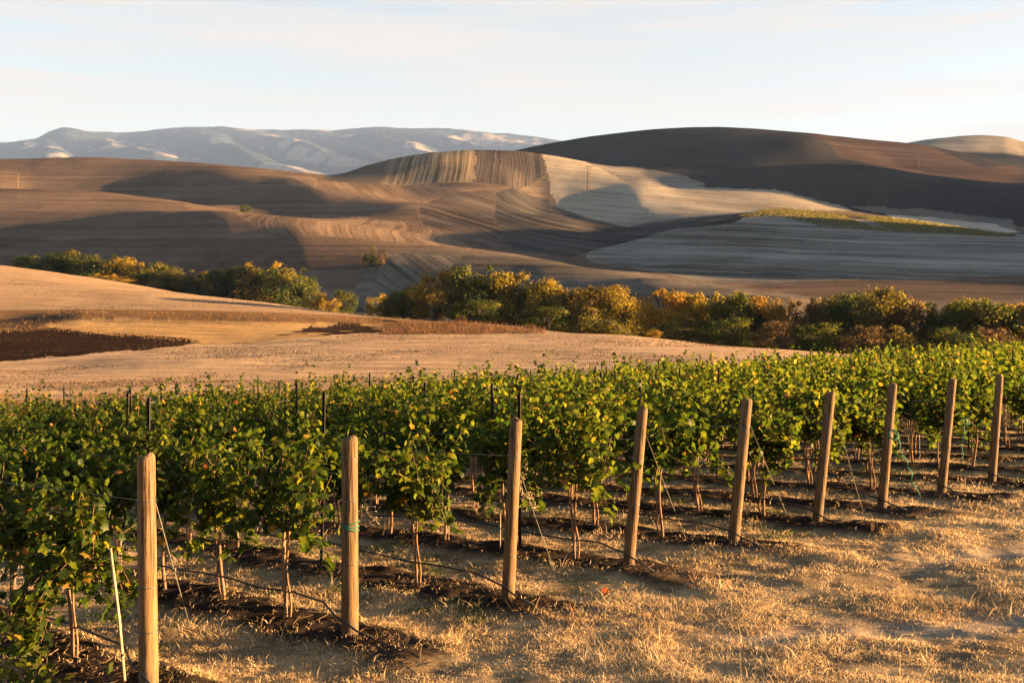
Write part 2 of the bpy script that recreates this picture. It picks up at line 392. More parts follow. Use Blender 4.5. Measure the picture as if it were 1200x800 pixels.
# ------------------------------------------------------------------ mountains
def build_mountains():
    sky = [(-1600,190),(-600,175),(-200,172),(0,167),(40,162),(60,153.5),(75,150),(110,154),(150,156),(190,150),(240,147),(300,151),(340,153),(390,152),(420,150),(450,148),(500,150),(560,154),(610,158),(660,165),(720,176),(800,190),(1200,215),(1800,210),(2800,200)]
    px = np.concatenate([np.linspace(-700, -20, 100), np.arange(-16, 900, 2.0), np.linspace(905, 1000, 20)])
    S = pchip([p[0] for p in sky], [p[1] for p in sky], px)
    S = S + fbm(px / 26, px * 0, 3, 47) * 1.3 + fbm(px / 5, px * 0 + 3, 2, 48) * 0.5
    D = np.concatenate([np.linspace(2500, 4300, 60), np.linspace(4320, 6800, 130), np.linspace(6850, 8000, 20)])
    X = (px[None, :] - 600) / FPX * D[:, None]; Y = np.repeat(D[:, None], len(px), 1)
    foot = np.full_like(px, 212.0)
    Zc = CAMZ + 6800 * (HORIZON - S) / FPX
    Zf = CAMZ + 3900 * (HORIZON - foot) / FPX * 0.94
    t = sstep(3300, 6900, Y)
    z0 = CAMZ + 2500 * (HORIZON - 255) / FPX
    base = np.where(Y < 3900, z0 + (Zf - z0) * np.clip((Y - 2500) / 1400, 0, 1), Zf + (Zc - Zf) * np.clip((Y - 3900) / 2900, 0, 1) ** 0.95)
    # spurs running down toward the plain, falling to the right
    u = X / 520.0 + (Y - 5000) / 900.0
    rid = np.abs(((u + 0.5 * fbm(X / 900, Y / 900, 3, 41)) % 1.0) - 0.5) * 2
    amp = 85 * np.clip((Y - 3600) / 900, 0, 1) * np.clip((6800 - Y) / 900, 0, 1)
    z = base - amp * (rid ** 1.3) + fbm(X / 380, Y / 380, 5, 44) * (26 + 22 * t) * np.clip((6900 - Y) / 400, 0.18, 1) * np.clip((Y - 2600) / 900, 0, 1)
    z = np.where(Y > 6800, Zc - (Y - 6800) * 0.35, z)
    YP = HORIZON - (z - CAMZ) / D[:, None] * FPX
    PXg = np.repeat(px[None, :], len(D), 0)
    gx = np.gradient(z, axis=1) / np.gradient(X, axis=1)
    # bare grass on the open spurs low down, forest higher up and on the steep draws
    n = fbm(X / 260, Y / 260, 4, 51)
    g = sstep(0.02, 0.22, n + 0.55 * (0.30 - rid) + 0.9 * sstep(4900, 3900, Y) - 0.30)
    fo = np.array((0.034, 0.046, 0.052)); gr = np.array((0.24, 0.19, 0.145))  # forest green pushed towards blue, haze put into the colour
    extra = inpoly(PXg, YP, [(525,160),(560,154),(640,160),(665,166),(600,172),(530,168)]) | inpoly(PXg, YP, [(150,168),(180,168),(200,178),(240,186),(220,188),(180,180)]) | inpoly(PXg, YP, [(300,172),(335,165),(390,180),(440,192),(400,196),(330,186)])
    g = np.maximum(g, extra * sstep(-0.25, 0.1, fbm(X / 120, Y / 260, 3, 57)))
    C = fo + (gr - fo) * g[..., None]
    m, nt, b = new_mat("mountain_side", 1.0, 0.0)
    oc = objco(nt); base_c = attr(nt, "soil")
    f = maprange(nt, noise(nt, oc, 0.012, 5, 0.65), 0.3, 0.7, 0.65, 1.35)
    vm = nt.nodes.new("ShaderNodeVectorMath"); vm.operation = 'SCALE'
    nt.links.new(base_c, vm.inputs[0]); nt.links.new(f, vm.inputs['Scale']); nt.links.new(vm.outputs[0], b.inputs['Base Color'])
    bump(nt, b, noise(nt, oc, 0.02, 5, 0.7), 1.0, 25.0)
    me = mesh_np("mountains", np.stack([X * 1.8, Y * 1.8, CAMZ + (z - CAMZ) * 1.8], -1).reshape(-1, 3), grid_faces(*X.shape), 4, True, {"soil": C.reshape(-1, 3)})
    o = mesh_obj("mountains", me, m); tag(o, "hazy blue forested mountains along the left of the horizon", "mountains", kind="structure")
build_mountains()
# ------------------------------------------------------------------ stubble field
def build_stubble_field():
    px = np.concatenate([np.linspace(-1600, -40, 120), np.arange(-38, 1240, 2.5), np.linspace(1244, 2800, 120)])
    D = np.concatenate([np.geomspace(29.6, 100, 140), np.linspace(100.5, 310, 260)])
    Z = land_z(px, D)
    X = (px[None, :] - 600) / FPX * D[:, None]; Y = np.repeat(D[:, None], len(px), 1)
    PX = np.repeat(px[None, :], len(D), 0)
    Z = Z + (fbm(X / 11, Y / 11, 3, 5) * 0.16 + fbm(X / 2.2, Y / 2.2, 2, 8) * 0.04) * sstep(30, 60, Y)
    YP = HORIZON - (Z - CAMZ) / D[:, None] * FPX
    jx = PX + fbm(X / 2.5, Y / 2.5, 4, 31) * 12; jy = YP + fbm(X / 2.0, Y / 2.0, 4, 32) * 1.9
    C = np.zeros(PX.shape + (3,)); C[:] = (0.50, 0.325, 0.190)
    L = np.full(PX.shape, 0.75); FU = Y * 0.62 + X * 0.06 + 3 * np.sin(X / 50)
    def paint(mask, col, lines=None):
        C[mask] = col
        if lines is not None: L[mask] = lines
    C[:] = C * (1 - 0.36 * sstep(110, 190, Y))[..., None]      # straw colour darkens towards the upper slope
    paint(Y < 64, (0.22, 0.15, 0.09), 0.1)                      # rough grass below the field's edge
    paint((Y > 150) & (Y < 175) & (jx < 560), (0.19, 0.105, 0.05), 0.1)
    paint(inpoly(jx, jy, [(-400,402),(-100,378),(20,374),(90,369),(60,380),(0,392)]) & (Y < 175), (0.10, 0.06, 0.036), 0.05)
    paint(inpoly(jx, jy, [(50,380),(110,373),(300,377),(450,380),(400,392),(300,402),(235,404),(130,392),(60,386)]) & (Y < 175) , (0.42, 0.25, 0.105), 0.7)
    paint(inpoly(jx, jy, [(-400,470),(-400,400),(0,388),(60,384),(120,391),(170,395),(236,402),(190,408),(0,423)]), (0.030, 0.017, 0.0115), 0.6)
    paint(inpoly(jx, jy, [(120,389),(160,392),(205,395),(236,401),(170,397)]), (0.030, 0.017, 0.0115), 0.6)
    paint(inpoly(jx, jy, [(285,397),(340,389),(380,377),(440,372),(475,378),(445,390),(380,393),(330,396)]) & (fbm(X / 5, Y / 2.0, 3, 99) > -0.10), (0.034, 0.020, 0.014), 0.5)
    paint(inpoly(jx, jy, [(448,392),(462,381),(520,377),(600,383),(640,388),(560,392)]) & (Y < 190), (0.20, 0.105, 0.045), 0.05)
    paint((Y > 300), (0.10, 0.075, 0.055), 0.1)
    m, nt, b = new_mat("stubble", 1.0, 0.0)
    base = attr(nt, "soil"); fur = attr(nt, "furrow", 'Fac'); amt = attr(nt, "lines", 'Fac'); oc = objco(nt)
    sx = nt.nodes.new("ShaderNodeSeparateXYZ"); nt.links.new(oc, sx.inputs[0])
    n1 = noise(nt, combine(nt, fur, math_(nt, 'MULTIPLY', sx.outputs[0], 0.05), 0.0), 1.0, 3, 0.65)
    n1 = maprange(nt, n1, 0.36, 0.64, 0.25, 0.75)
    n2 = noise(nt, scalev(nt, oc, (0.9, 1.3, 1.0)), 1.6, 5, 0.75)
    n3 = noise(nt, oc, 0.05, 4, 0.6)
    fac = math_(nt, 'ADD', 1.0, math_(nt, 'MULTIPLY', math_(nt, 'MULTIPLY', math_(nt, 'SUBTRACT', n1, 0.5), 1.3), amt))
    fac = math_(nt, 'ADD', fac, math_(nt, 'MULTIPLY', math_(nt, 'SUBTRACT', n2, 0.5), 1.0))
    fac = math_(nt, 'ADD', fac, math_(nt, 'MULTIPLY', math_(nt, 'SUBTRACT', n3, 0.5), 0.6))
    fac = math_(nt, 'MAXIMUM', fac, 0.3)
    vm = nt.nodes.new("ShaderNodeVectorMath"); vm.operation = 'SCALE'
    nt.links.new(base, vm.inputs[0]); nt.links.new(fac, vm.inputs['Scale']); nt.links.new(vm.outputs[0], b.inputs['Base Color'])
    bump(nt, b, noise(nt, scalev(nt, oc, (1.0, 1.0, 1.0)), 2.2, 5, 0.8), 1.0, 0.45)
    me = mesh_np("field", np.stack([X, Y, Z], -1).reshape(-1, 3), grid_faces(*PX.shape), 4, True, {"soil": C.reshape(-1, 3), "furrow": FU.ravel(), "lines": L.ravel()})
    o = mesh_obj("stubble_field", me, m); tag(o, "sunlit stubble field sloping down behind the vineyard", "field", kind="structure")
build_stubble_field()
# ------------------------------------------------------------------ vineyard: layout
def unproj(px, py):
    """where a pixel of the sloping vineyard ground lies"""
    D = CAMZ * FPX / (py - (416.0 - 0.0415 * (px - 600.0)))
    return np.array(((px - 600.0) / FPX * D, D))
POST_BASE = [(174.5, 812), (410, 748), (595, 707), (736, 668), (859, 640), (957, 615), (1033, 598), (1103, 581), (1162, 566)]
POST_TOP = [(172, 533), (410, 512), (605, 490), (753, 476), (875, 467), (974, 460), (1046, 450), (1117, 444), (1171, 439)]
POSTS = [unproj(*p) for p in POST_BASE]
ROWDIR = np.array((-0.743, 0.669)); LINEDIR = np.array((0.777, 0.629))
ROW_ANG = math.atan2(ROWDIR[1], ROWDIR[0])
NROWS = 41
ROWS = list(POSTS)
for k in range(9, NROWS): ROWS.append(POSTS[8] + LINEDIR * 1.90 * (k - 8))
ROW_PERP = np.array((0.669, 0.743))
ROW_OFF = np.array([r @ ROW_PERP for r in ROWS])
ROW_LEN = 23.0
def gz(x, y): return float(ground_z(x, y))
ORD = ["first","second","third","fourth","fifth","sixth","seventh","eighth","ninth","tenth","eleventh","twelfth","thirteenth","fourteenth","fifteenth","sixteenth","seventeenth","eighteenth","nineteenth","twentieth"]
def in_frame(x, y, m=70):
    p = 600 + x / y * FPX
    return -m < p < 1200 + m

def tube(points, radii, sides=6, cap=True):
    pts = [Vector(p) for p in points]; V = []; F = []
    up = Vector((0, 0, 1))
    for i, p in enumerate(pts):
        t = (pts[min(i+1, len(pts)-1)] - pts[max(i-1, 0)]).normalized()
        a = t.cross(up if abs(t.z) < 0.9 else Vector((1, 0, 0))).normalized(); b = t.cross(a)
        r = radii[i] if hasattr(radii, '__len__') else radii
        for s in range(sides):
            q = 2 * math.pi * s / sides
            V.append(p + a * (math.cos(q) * r) + b * (math.sin(q) * r))
    for i in range(len(pts) - 1):
        for s in range(sides):
            F.append((i*sides+s, i*sides+(s+1) % sides, (i+1)*sides+(s+1) % sides, (i+1)*sides+s))
    if cap:
        F.append(tuple(range(sides))[::-1]); F.append(tuple((len(pts)-1)*sides+s for s in range(sides)))
    return V, F
def merge(parts):
    V = []; F = []
    for v, f in parts:
        o = len(V); V += list(v); F += [tuple(i + o for i in q) for q in f]
    return V, F
def pymesh(name, VF, smooth=True):
    me = bpy.data.meshes.new(name); me.from_pydata([tuple(v) for v in VF[0]], [], VF[1]); me.update()
    if smooth:
        for p in me.polygons: p.use_smooth = True
    return me
def box(c, sx, sy, sz):
    V = [(c[0]+a*sx/2, c[1]+b*sy/2, c[2]+d*sz/2) for a in (-1, 1) for b in (-1, 1) for d in (-1, 1)]
    return V, [(0,1,3,2),(4,6,7,5),(0,4,5,1),(2,3,7,6),(0,2,6,4),(1,5,7,3)]

# ------------------------------------------------------------------ near ground
def row_dist(X, Y):
    """distance from the nearest vine row's centre line, and how far along the row from its end"""
    off = X * ROW_PERP[0] + Y * ROW_PERP[1]
    i = np.clip(np.searchsorted(ROW_OFF, off), 1, len(ROW_OFF) - 1)
    lo = off - ROW_OFF[i-1]; hi = ROW_OFF[i] - off
    d = np.minimum(np.abs(lo), np.abs(hi))
    al = X * ROWDIR[0] + Y * ROWDIR[1]
    end = np.array([r @ ROWDIR for r in ROWS])
    near = np.where(np.abs(lo) < np.abs(hi), i - 1, i)
    return d, al - end[near]
def bare_mask(X, Y):
    d, t = row_dist(X, Y)
    w = 0.40 + 0.20 * fbm(X * 1.3, Y * 1.3, 3, 61)
    m = sstep(w + 0.16, w - 0.10, d) * sstep(-1.7, -0.6, t + 0.9 * fbm(X, Y, 3, 62)) * sstep(ROW_LEN + 2, ROW_LEN, t)
    return m
def track_mask(X, Y):
    # worn wheel track curving through the dry grass on the right
    q = Y - (9.25 + 0.10 * (X - 2.5) ** 1) - 0.35 * fbm(X * 0.8, Y * 0.8, 3, 71)
    q2 = Y - (11.9 + 0.42 * (X - 5.0)) - 0.35 * fbm(X * 0.8, Y * 0.8, 3, 72)
    a = np.exp(-(q / 0.32) ** 2) * sstep(1.2, 2.6, X); b = np.exp(-(q2 / 0.30) ** 2) * sstep(4.0, 5.6, X)
    return np.maximum(a, b)
def relief(X, Y):
    b = bare_mask(X, Y)
    r = fbm(X * 0.9, Y * 0.9, 3, 64) * 0.05 + fbm(X * 4, Y * 4, 3, 65) * 0.022
    return r + b * (0.05 + fbm(X * 7, Y * 7, 3, 66) * 0.035) - track_mask(X, Y) * 0.04
def surf_z(X, Y): return ground_z(X, Y) + np.where(np.asarray(Y) < 30.5, relief(np.asarray(X, float), np.asarray(Y, float)), 0)

def build_ground():
    xs = np.concatenate([np.linspace(-60, -16, 40), np.arange(-15.9, 18.0, 0.075), np.linspace(18.2, 90, 60)])
    ys = np.concatenate([np.linspace(-30, 6.4, 50), np.arange(6.5, 20, 0.075), np.linspace(20.1, 29.8, 60)])
    X, Y = np.meshgrid(xs, ys)
    Z = ground_z(X, Y) + relief(X, Y) * sstep(-4, 4, Y) + 0.01
    b = bare_mask(X, Y); tr = track_mask(X, Y)
    soil = np.array((0.040, 0.027, 0.020)); straw = np.array((0.42, 0.28, 0.145)); dust = np.array((0.36, 0.27, 0.19))
    n = sstep(-0.25, 0.3, fbm(X * 2.2, Y * 2.2, 4, 67))
    C = straw[None, None] * (0.45 + 0.55 * n[..., None]) + (soil * 2.2)[None, None] * (0.4 * (1 - n[..., None]))
    C = C * (1 - b[..., None]) + soil * b[..., None] * (0.75 + 0.6 * n[..., None])
    C = C * (1 - 0.85 * tr[..., None]) + dust * 0.85 * tr[..., None]
    m, nt, bs = new_mat("dry_earth", 1.0, 0.0)
    oc = objco(nt); base = attr(nt, "soil")
    f = maprange(nt, noise(nt, oc, 9.0, 6, 0.75), 0.25, 0.75, 0.45, 1.6)
    f2 = maprange(nt, noise(nt, oc, 40.0, 3, 0.7), 0.3, 0.7, 0.75, 1.25)
    vm = nt.nodes.new("ShaderNodeVectorMath"); vm.operation = 'SCALE'
    nt.links.new(base, vm.inputs[0]); nt.links.new(math_(nt, 'MULTIPLY', f, f2), vm.inputs['Scale'])
    nt.links.new(vm.outputs[0], bs.inputs['Base Color'])
    bump(nt, bs, noise(nt, oc, 14.0, 6, 0.75), 1.0, 0.06)
    me = mesh_np("ground", np.stack([X, Y, Z], -1).reshape(-1, 3), grid_faces(*X.shape), 4, True, {"soil": C.reshape(-1, 3)})
    o = mesh_obj("ground", me, m); tag(o, "dry grassy vineyard ground with bare dark strips under the rows", "ground", kind="structure")
build_ground()

# ------------------------------------------------------------------ end posts
def wood_material():
    m, nt, b = new_mat("weathered_post_wood", 0.85, 0.2)
    oc = objco(nt)
    g = noise(nt, scalev(nt, oc, (26, 26, 1.6)), 1.0, 5, 0.65)
    g2 = noise(nt, scalev(nt, oc, (5, 5, 1.6)), 1.0, 4, 0.65)
    k = noise(nt, scalev(nt, oc, (60, 60, 2.2)), 1.0, 3, 0.6)
    c = mixc(nt, maprange(nt, g, 0.3, 0.7, 0, 1), (0.082, 0.045, 0.018), (0.215, 0.122, 0.050))
    c = mixc(nt, maprange(nt, g2, 0.45, 0.75, 0, 0.6), c, (0.115, 0.098, 0.075))
    c = mixc(nt, maprange(nt, k, 0.54, 0.61, 0, 0.9), c, (0.035, 0.021, 0.012))
    sz = nt.nodes.new("ShaderNodeSeparateXYZ"); nt.links.new(oc, sz.inputs[0])
    dirt = maprange(nt, math_(nt, 'ADD', sz.outputs[2], math_(nt, 'MULTIPLY', noise(nt, scalev(nt, oc, (9, 9, 9)), 1.0, 3), 0.35)), 0.18, 0.42, 0.75, 0.0)
    c = mixc(nt, dirt, c, (0.075, 0.050, 0.032))       # soil splashed up the foot of the post
    rnd = nt.nodes.new("ShaderNodeObjectInfo").outputs['Random']
    hv = nt.nodes.new("ShaderNodeHueSaturation"); nt.links.new(c, hv.inputs['Color'])
    nt.links.new(maprange(nt, rnd, 0, 1, 0.82, 1.15), hv.inputs['Value'])
    nt.links.new(hv.outputs[0], b.inputs['Base Color'])
    bump(nt, b, math_(nt, 'ADD', g, math_(nt, 'MULTIPLY', k, 0.8)), 0.9, 0.012)
    return m
MAT_WOOD = wood_material()
MAT_WIRE, _nt, _b = new_mat("galvanised_wire", 0.4, 0.5); _b.inputs['Base Color'].default_value = (0.10, 0.10, 0.095, 1); _b.inputs['Metallic'].default_value = 0.6
MAT_HOSE, _nt, _b = new_mat("black_hose", 0.55, 0.35); _b.inputs['Base Color'].default_value = (0.012, 0.011, 0.011, 1)
MAT_TWINE, _nt, _b = new_mat("green_twine", 0.7, 0.2); _b.inputs['Base Color'].default_value = (0.012, 0.12, 0.075, 1)
MAT_CORD, _nt, _b = new_mat("pale_cord", 0.8, 0.2); _b.inputs['Base Color'].default_value = (0.16, 0.14, 0.115, 1)
MAT_CANE, _nt, _b = new_mat("dry_cane", 0.8, 0.2)
_c = mixc(_nt, maprange(_nt, noise(_nt, scalev(_nt, objco(_nt), (30, 30, 6)), 1.0, 3), 0.3, 0.7, 0, 1), (0.30, 0.19, 0.10), (0.52, 0.38, 0.24)); _nt.links.new(_c, _b.inputs['Base Color'])

def ring_on(axis0, axis1, r, h, L, rad=0.0045, tilt=0.0):
    """loop of wire wound round a post at height h"""
    c = axis0.lerp(axis1, h / L); pts = []
    for i in range(17):
        q = 2 * math.pi * i / 16
        pts.append(c + Vector((math.cos(q) * (r + rad), math.sin(q) * (r + rad), tilt * math.cos(q))))
    return tube(pts, rad, 5, False)
def build_post(k):
    b = POSTS[k]; D = b[1]; z0 = gz(b[0], b[1])
    top = Vector(((POST_TOP[k][0] - 600) / FPX * D, D + random.uniform(-0.05, 0.05), CAMZ + (HORIZON - POST_TOP[k][1]) / FPX * D))
    base = Vector((b[0], b[1], z0))
    root = empty("wooden_post", base)
    a = Vector((0, 0, 0)); e = top - base; L = e.length; r0 = [0.079, 0.083, 0.072, 0.070, 0.076, 0.073, 0.074, 0.071, 0.070][k]
    nseg = 22; pts = []; rr = []
    for i in range(nseg + 1):
        t = i / nseg
        pts.append(a.lerp(e, t) + Vector((random.uniform(-1, 1), random.uniform(-1, 1), 0)) * 0.0015)
        rr.append(r0 * (1.03 - 0.09 * t) * (1 + random.uniform(-0.012, 0.012)))
    pts[0] = a - e.normalized() * 0.35
    n = e.normalized()
    pts[-1] = e - n * 0.03; rr[-1] = r0 * 0.94
    pts += [e - n * 0.010, e + Vector((random.uniform(-.008, .008), 0, random.uniform(-.004, .006)))]; rr += [r0 * 0.89, r0 * random.uniform(0.6, 0.78)]
    me = pymesh("post_shaft", tube(pts, rr, 18)); mesh_obj("shaft", me, MAT_WOOD, root)
    for h in ([0.78, 1.38, 1.80] if k % 2 else [0.50, 0.92, 1.62]):
        h = h * L / 2.0 + random.uniform(-0.03, 0.03)
        mesh_obj("wire_loop", pymesh("wire_loop", ring_on(a, e, r0 * (1.0 - 0.04 * h), h, L, 0.004, random.uniform(-0.008, 0.008))), MAT_WIRE, root)
    if k == 1:
        mesh_obj("twine", pymesh("twine", merge([ring_on(a, e, r0, 1.13 + d, L, 0.006, d) for d in (-0.03, -0.01, 0.014)])), MAT_TWINE, root)
    side = ["cut off by the photo's bottom edge", "thick, upright, green twine round its middle", "standing near the photo's middle and leaning slightly right", "leaning right, just right of the photo's middle", "leaning clearly to the right", "leaning right with pale worn edge", "beside a green twine tied to the vines", "slim and leaning right", "last before the right edge"][k]
    tag(root, "weathered wooden post, %s from left, %s" % (ORD[k], side), "post", "wooden end posts of the vine rows")
    if len(root['label'].split()) > 16:
        root['label'] = "weathered wooden post, %s from the left, %s" % (ORD[k], side)
for k in range(9): build_post(k)

# ------------------------------------------------------------------ drip hoses, guy cords
def build_hose(k):
    r = ROWS[k]; pts = []
    def q(t, h, s=0.0):
        x, y = r + ROWDIR * t + ROW_PERP * s
        return Vector((x, y, float(surf_z(x, y)) + h))
    if k < 9:
        o = q(-0.42, 0.015, -0.05); pts += [o, q(-0.22, 0.07, -0.09), q(-0.02, 0.17, -0.105), q(0.12, 0.20, -0.09)]
    t = 0.45
    while t < ROW_LEN:
        pts.append(q(t, 0.30 + 0.02 * math.sin(t * 1.7 + k) - 0.08 * math.exp(-t), 0.03 * math.sin(t * 0.8 + 2 * k))); t += 0.55
    pts = [p for p in pts if in_frame(p.x, p.y, 160)]
    if len(pts) < 3: return
    o0 = pts[0].copy()
    me = pymesh("hose", tube([p - o0 for p in pts], 0.0105 if k < 14 else 0.009, 6))
    o = mesh_obj("drip_hose", me, MAT_HOSE); o.location = o0
    if k < 9: lab = "black drip hose strung low along the row of the %s wooden post from left" % ORD[k]
    else: lab = "black drip hose low under the far rows beyond the last wooden post"
    tag(o, lab, "hose", "drip hoses under the vine rows")
for k in range(0, 24): build_hose(k)

GUYS = [(0, (182, 588), (225, 738)), (2, (605, 540), (652, 672)), (3, (757, 510), (806, 634)), (4, (880, 500), (924, 605)), (5, (985, 505), (1012, 600))]
for k, p0, p1 in GUYS:
    g = unproj(*p1); D = POSTS[k][1]
    a = Vector(((p0[0]-600)/FPX*D, D, CAMZ + (300 - p0[1]) / FPX * D)); b = Vector((g[0], g[1], gz(*g)))
    m_ = a.lerp(b, 0.45) + Vector((0, 0, -0.03))
    o = mesh_obj("guy_cord", pymesh("guy_cord", tube([a - b, m_ - b, Vector((0, 0, -0.03))], 0.0045, 5)), MAT_CORD); o.location = b
    mesh_obj("clip", pymesh("clip", box(m_ - b, 0.035, 0.02, 0.03), False), MAT_CORD, o)
    tag(o, "pale slack cord running from the %s wooden post down to the ground" % ORD[k], "cord", "pale guy cords by the end posts")
for (p0, p1, dk, lab) in [((1047, 505), (1077, 582), 13.9, "green twine hanging by the vine between the seventh and eighth posts"), ((1132, 490), (1127, 540), 17.6, "green twine knotted in the vine between the eighth and ninth posts")]:
    a = Vector(((p0[0]-600)/FPX*dk, dk, CAMZ + (300-p0[1])/FPX*dk)); b = Vector(((p1[0]-600)/FPX*(dk+.25), dk+.25, CAMZ + (300-p1[1])/FPX*(dk+.25)))
    pts = [a + (b-a) * t - b + Vector((random.uniform(-.03,.03), random.uniform(-.03,.03), 0)) for t in np.linspace(0, 1, 12)]
    loop = [a - b + Vector((0.06*math.sin(q), 0.03*math.cos(q), 0.06*math.cos(q)-0.05)) for q in np.linspace(0, 11, 26)]
    o = mesh_obj("green_twine", pymesh("twine", merge([tube(pts, 0.008, 5), tube(loop, 0.011, 5)])), MAT_TWINE); o.location = b
    tag(o, lab, "twine", "green twine tied to the vines")
def build_wire(k, h, word):
    b = POSTS[k]; L = 2.0; pts = []
    for t in np.arange(0.0, ROW_LEN, 1.4):
        x, y = b + ROWDIR * t
        if t == 0: x, y = b + np.array(((POST_TOP[k][0] - POST_BASE[k][0]) / FPX * b[1] * h / L, 0))
        if not in_frame(x, y, 160): break
        pts.append(Vector((x, y, gz(x, y) + h + 0.012 * math.sin(t * 2.1))))
    o0 = pts[0].copy()
    o = mesh_obj("trellis_wire", pymesh("trellis_wire", tube([p - o0 for p in pts], 0.0028, 4)), MAT_WIRE); o.location = o0
    tag(o, "%s taut trellis wire running from the %s wooden post into its row" % (word, ORD[k]), "wire", "trellis wires of the near rows")
for k in range(9):
    build_wire(k, 1.05, "lower"); build_wire(k, 1.62, "upper")
# bamboo stick leaning in front of the nearest vine
a = unproj(148, 806); D = a[1]
b = Vector((a[0], a[1], gz(*a))); t_ = Vector(((124-600)/FPX*D, D+.1, CAMZ+(300-646)/FPX*D))
o = mesh_obj("bamboo_stick", pymesh("stick", tube([Vector((0,0,-.1)), (t_-b)*0.5+Vector((.006,0,0)), t_-b], [0.014, 0.013, 0.011], 8)), MAT_CANE); o.location = b
tag(o, "pale bamboo stick leaning left beside the first wooden post", "stick")

# ------------------------------------------------------------------ metal trellis stakes
MAT_RUST, _nt, _b = new_mat("rusty_steel", 0.7, 0.3)
_c = mixc(_nt, maprange(_nt, noise(_nt, objco(_nt), 18.0, 4, 0.7), 0.3, 0.7, 0, 1), (0.009, 0.006, 0.005), (0.026, 0.014, 0.009)); _nt.links.new(_c, _b.inputs['Base Color'])
def make_stake(h):
    root = empty("trellis_stake", (0, 0, 0))
    mesh_obj("stake_post", pymesh("stake_post", merge([box((0, 0, h/2-.1), 0.042, 0.008, h+.2), box((0, 0.017, h/2-.1), 0.008, 0.028, h+.2)]), False), MAT_RUST, root)
    mesh_obj("cross_arm", pymesh("cross_arm", merge([box((0, -0.014, h - 0.07), 0.17, 0.018, 0.026)]), False), MAT_RUST, root)
    mesh_obj("lower_arm", pymesh("lower_arm", merge([box((0, -0.014, h - 0.62), 0.13, 0.018, 0.024)]), False), MAT_RUST, root)
    return root
stake_proto = make_stake(2.28)
used = [False]
def place_stake(k, t, i):
    x, y = ROWS[k] + ROWDIR * t
    if not in_frame(x, y, 20) or y > 66: return
    if not used[0]: r = stake_proto; used[0] = True
    else:
        r = stake_proto.copy(); COL.objects.link(r)
        for ch in stake_proto.children:
            c = ch.copy(); COL.objects.link(c); c.parent = r
    r.location = (x, y, gz(x, y)); r.rotation_euler = (random.uniform(-.02, .02), random.uniform(-.02, .02), ROW_ANG + math.pi/2 + random.uniform(-.1, .1))
    s = random.uniform(0.95, 1.06); r.scale = (1, 1, s)
    if k < 9: lab = "rusty dark trellis stake, %s from the end in the row of the %s wooden post" % (ORD[i], ORD[k])
    else: lab = "rusty dark trellis stake poking above the far vines beyond the last wooden post"
    tag(r, lab, "stake", "metal trellis stakes in the vine rows")
for k in range(NROWS):
    t0 = {0: 3.9, 1: 4.0, 3: 1.8}.get(k, 2.2 + (k * 2.37) % 3.6); i = 0
    t = t0
    while t < ROW_LEN:
        place_stake(k, t, i); t += 5.4; i += 1

# ------------------------------------------------------------------ grapevines
def leaf_material(name, dif, tra, orange=(0.42, 0.16, 0.02), seed=0.0):
    m = bpy.data.materials.new(name); m.use_nodes = True; nt = m.node_tree
    nt.nodes.remove(nt.nodes["Principled BSDF"]); out = nt.nodes["Material Output"]
    tint = attr(nt, "tint", 'Fac')
    rnd = nt.nodes.new("ShaderNodeObjectInfo").outputs['Random']
    def ramp(cols):
        r = nt.nodes.new("ShaderNodeValToRGB"); cr = r.color_ramp
        while len(cr.elements) < len(cols): cr.elements.new(0.5)
        for e, (p_, c_) in zip(cr.elements, cols): e.position = p_; e.color = (*c_, 1)
        nt.links.new(tint, r.inputs[0]); return r.outputs[0]
    cd, ct = ramp(dif), ramp(tra)
    outs = []
    for c in (cd, ct):
        h = nt.nodes.new("ShaderNodeHueSaturation"); nt.links.new(c, h.inputs['Color'])
        nt.links.new(maprange(nt, rnd, 0, 1, 0.8, 1.2), h.inputs['Value']); nt.links.new(maprange(nt, rnd, 0, 1, 0.515, 0.492), h.inputs['Hue']); outs.append(h.outputs[0])
    d = nt.nodes.new("ShaderNodeBsdfDiffuse"); nt.links.new(outs[0], d.inputs['Color'])
    t = nt.nodes.new("ShaderNodeBsdfTranslucent"); nt.links.new(outs[1], t.inputs['Color'])
    g = nt.nodes.new("ShaderNodeBsdfGlossy"); g.inputs['Roughness'].default_value = 0.45; g.inputs['Color'].default_value = (0.6, 0.6, 0.45, 1)
    a = nt.nodes.new("ShaderNodeMixShader"); a.inputs[0].default_value = 0.50; nt.links.new(d.outputs[0], a.inputs[1]); nt.links.new(t.outputs[0], a.inputs[2])
    b = nt.nodes.new("ShaderNodeMixShader"); b.inputs[0].default_value = 0.014; nt.links.new(a.outputs[0], b.inputs[1]); nt.links.new(g.outputs[0], b.inputs[2])
    nt.links.new(b.outputs[0], out.inputs['Surface'])
    return m
MAT_VINE = leaf_material("vine_leaves",
    [(0.0, (0.010, 0.022, 0.005)), (0.5, (0.036, 0.052, 0.008)), (0.85, (0.11, 0.10, 0.016)), (0.96, (0.30, 0.17, 0.03)), (1.0, (0.34, 0.09, 0.03))],
    [(0.0, (0.05, 0.10, 0.008)), (0.5, (0.185, 0.19, 0.013)), (0.85, (0.42, 0.32, 0.027)), (0.96, (0.55, 0.26, 0.03)), (1.0, (0.50, 0.12, 0.03))])
MAT_BARK, _nt, _b = new_mat("vine_bark", 0.95, 0.1)
_c = mixc(_nt, maprange(_nt, noise(_nt, scalev(_nt, objco(_nt), (90, 90, 9)), 1.0, 4, 0.7), 0.3, 0.7, 0, 1), (0.085, 0.045, 0.026), (0.30, 0.17, 0.095)); _nt.links.new(_c, _b.inputs['Base Color'])

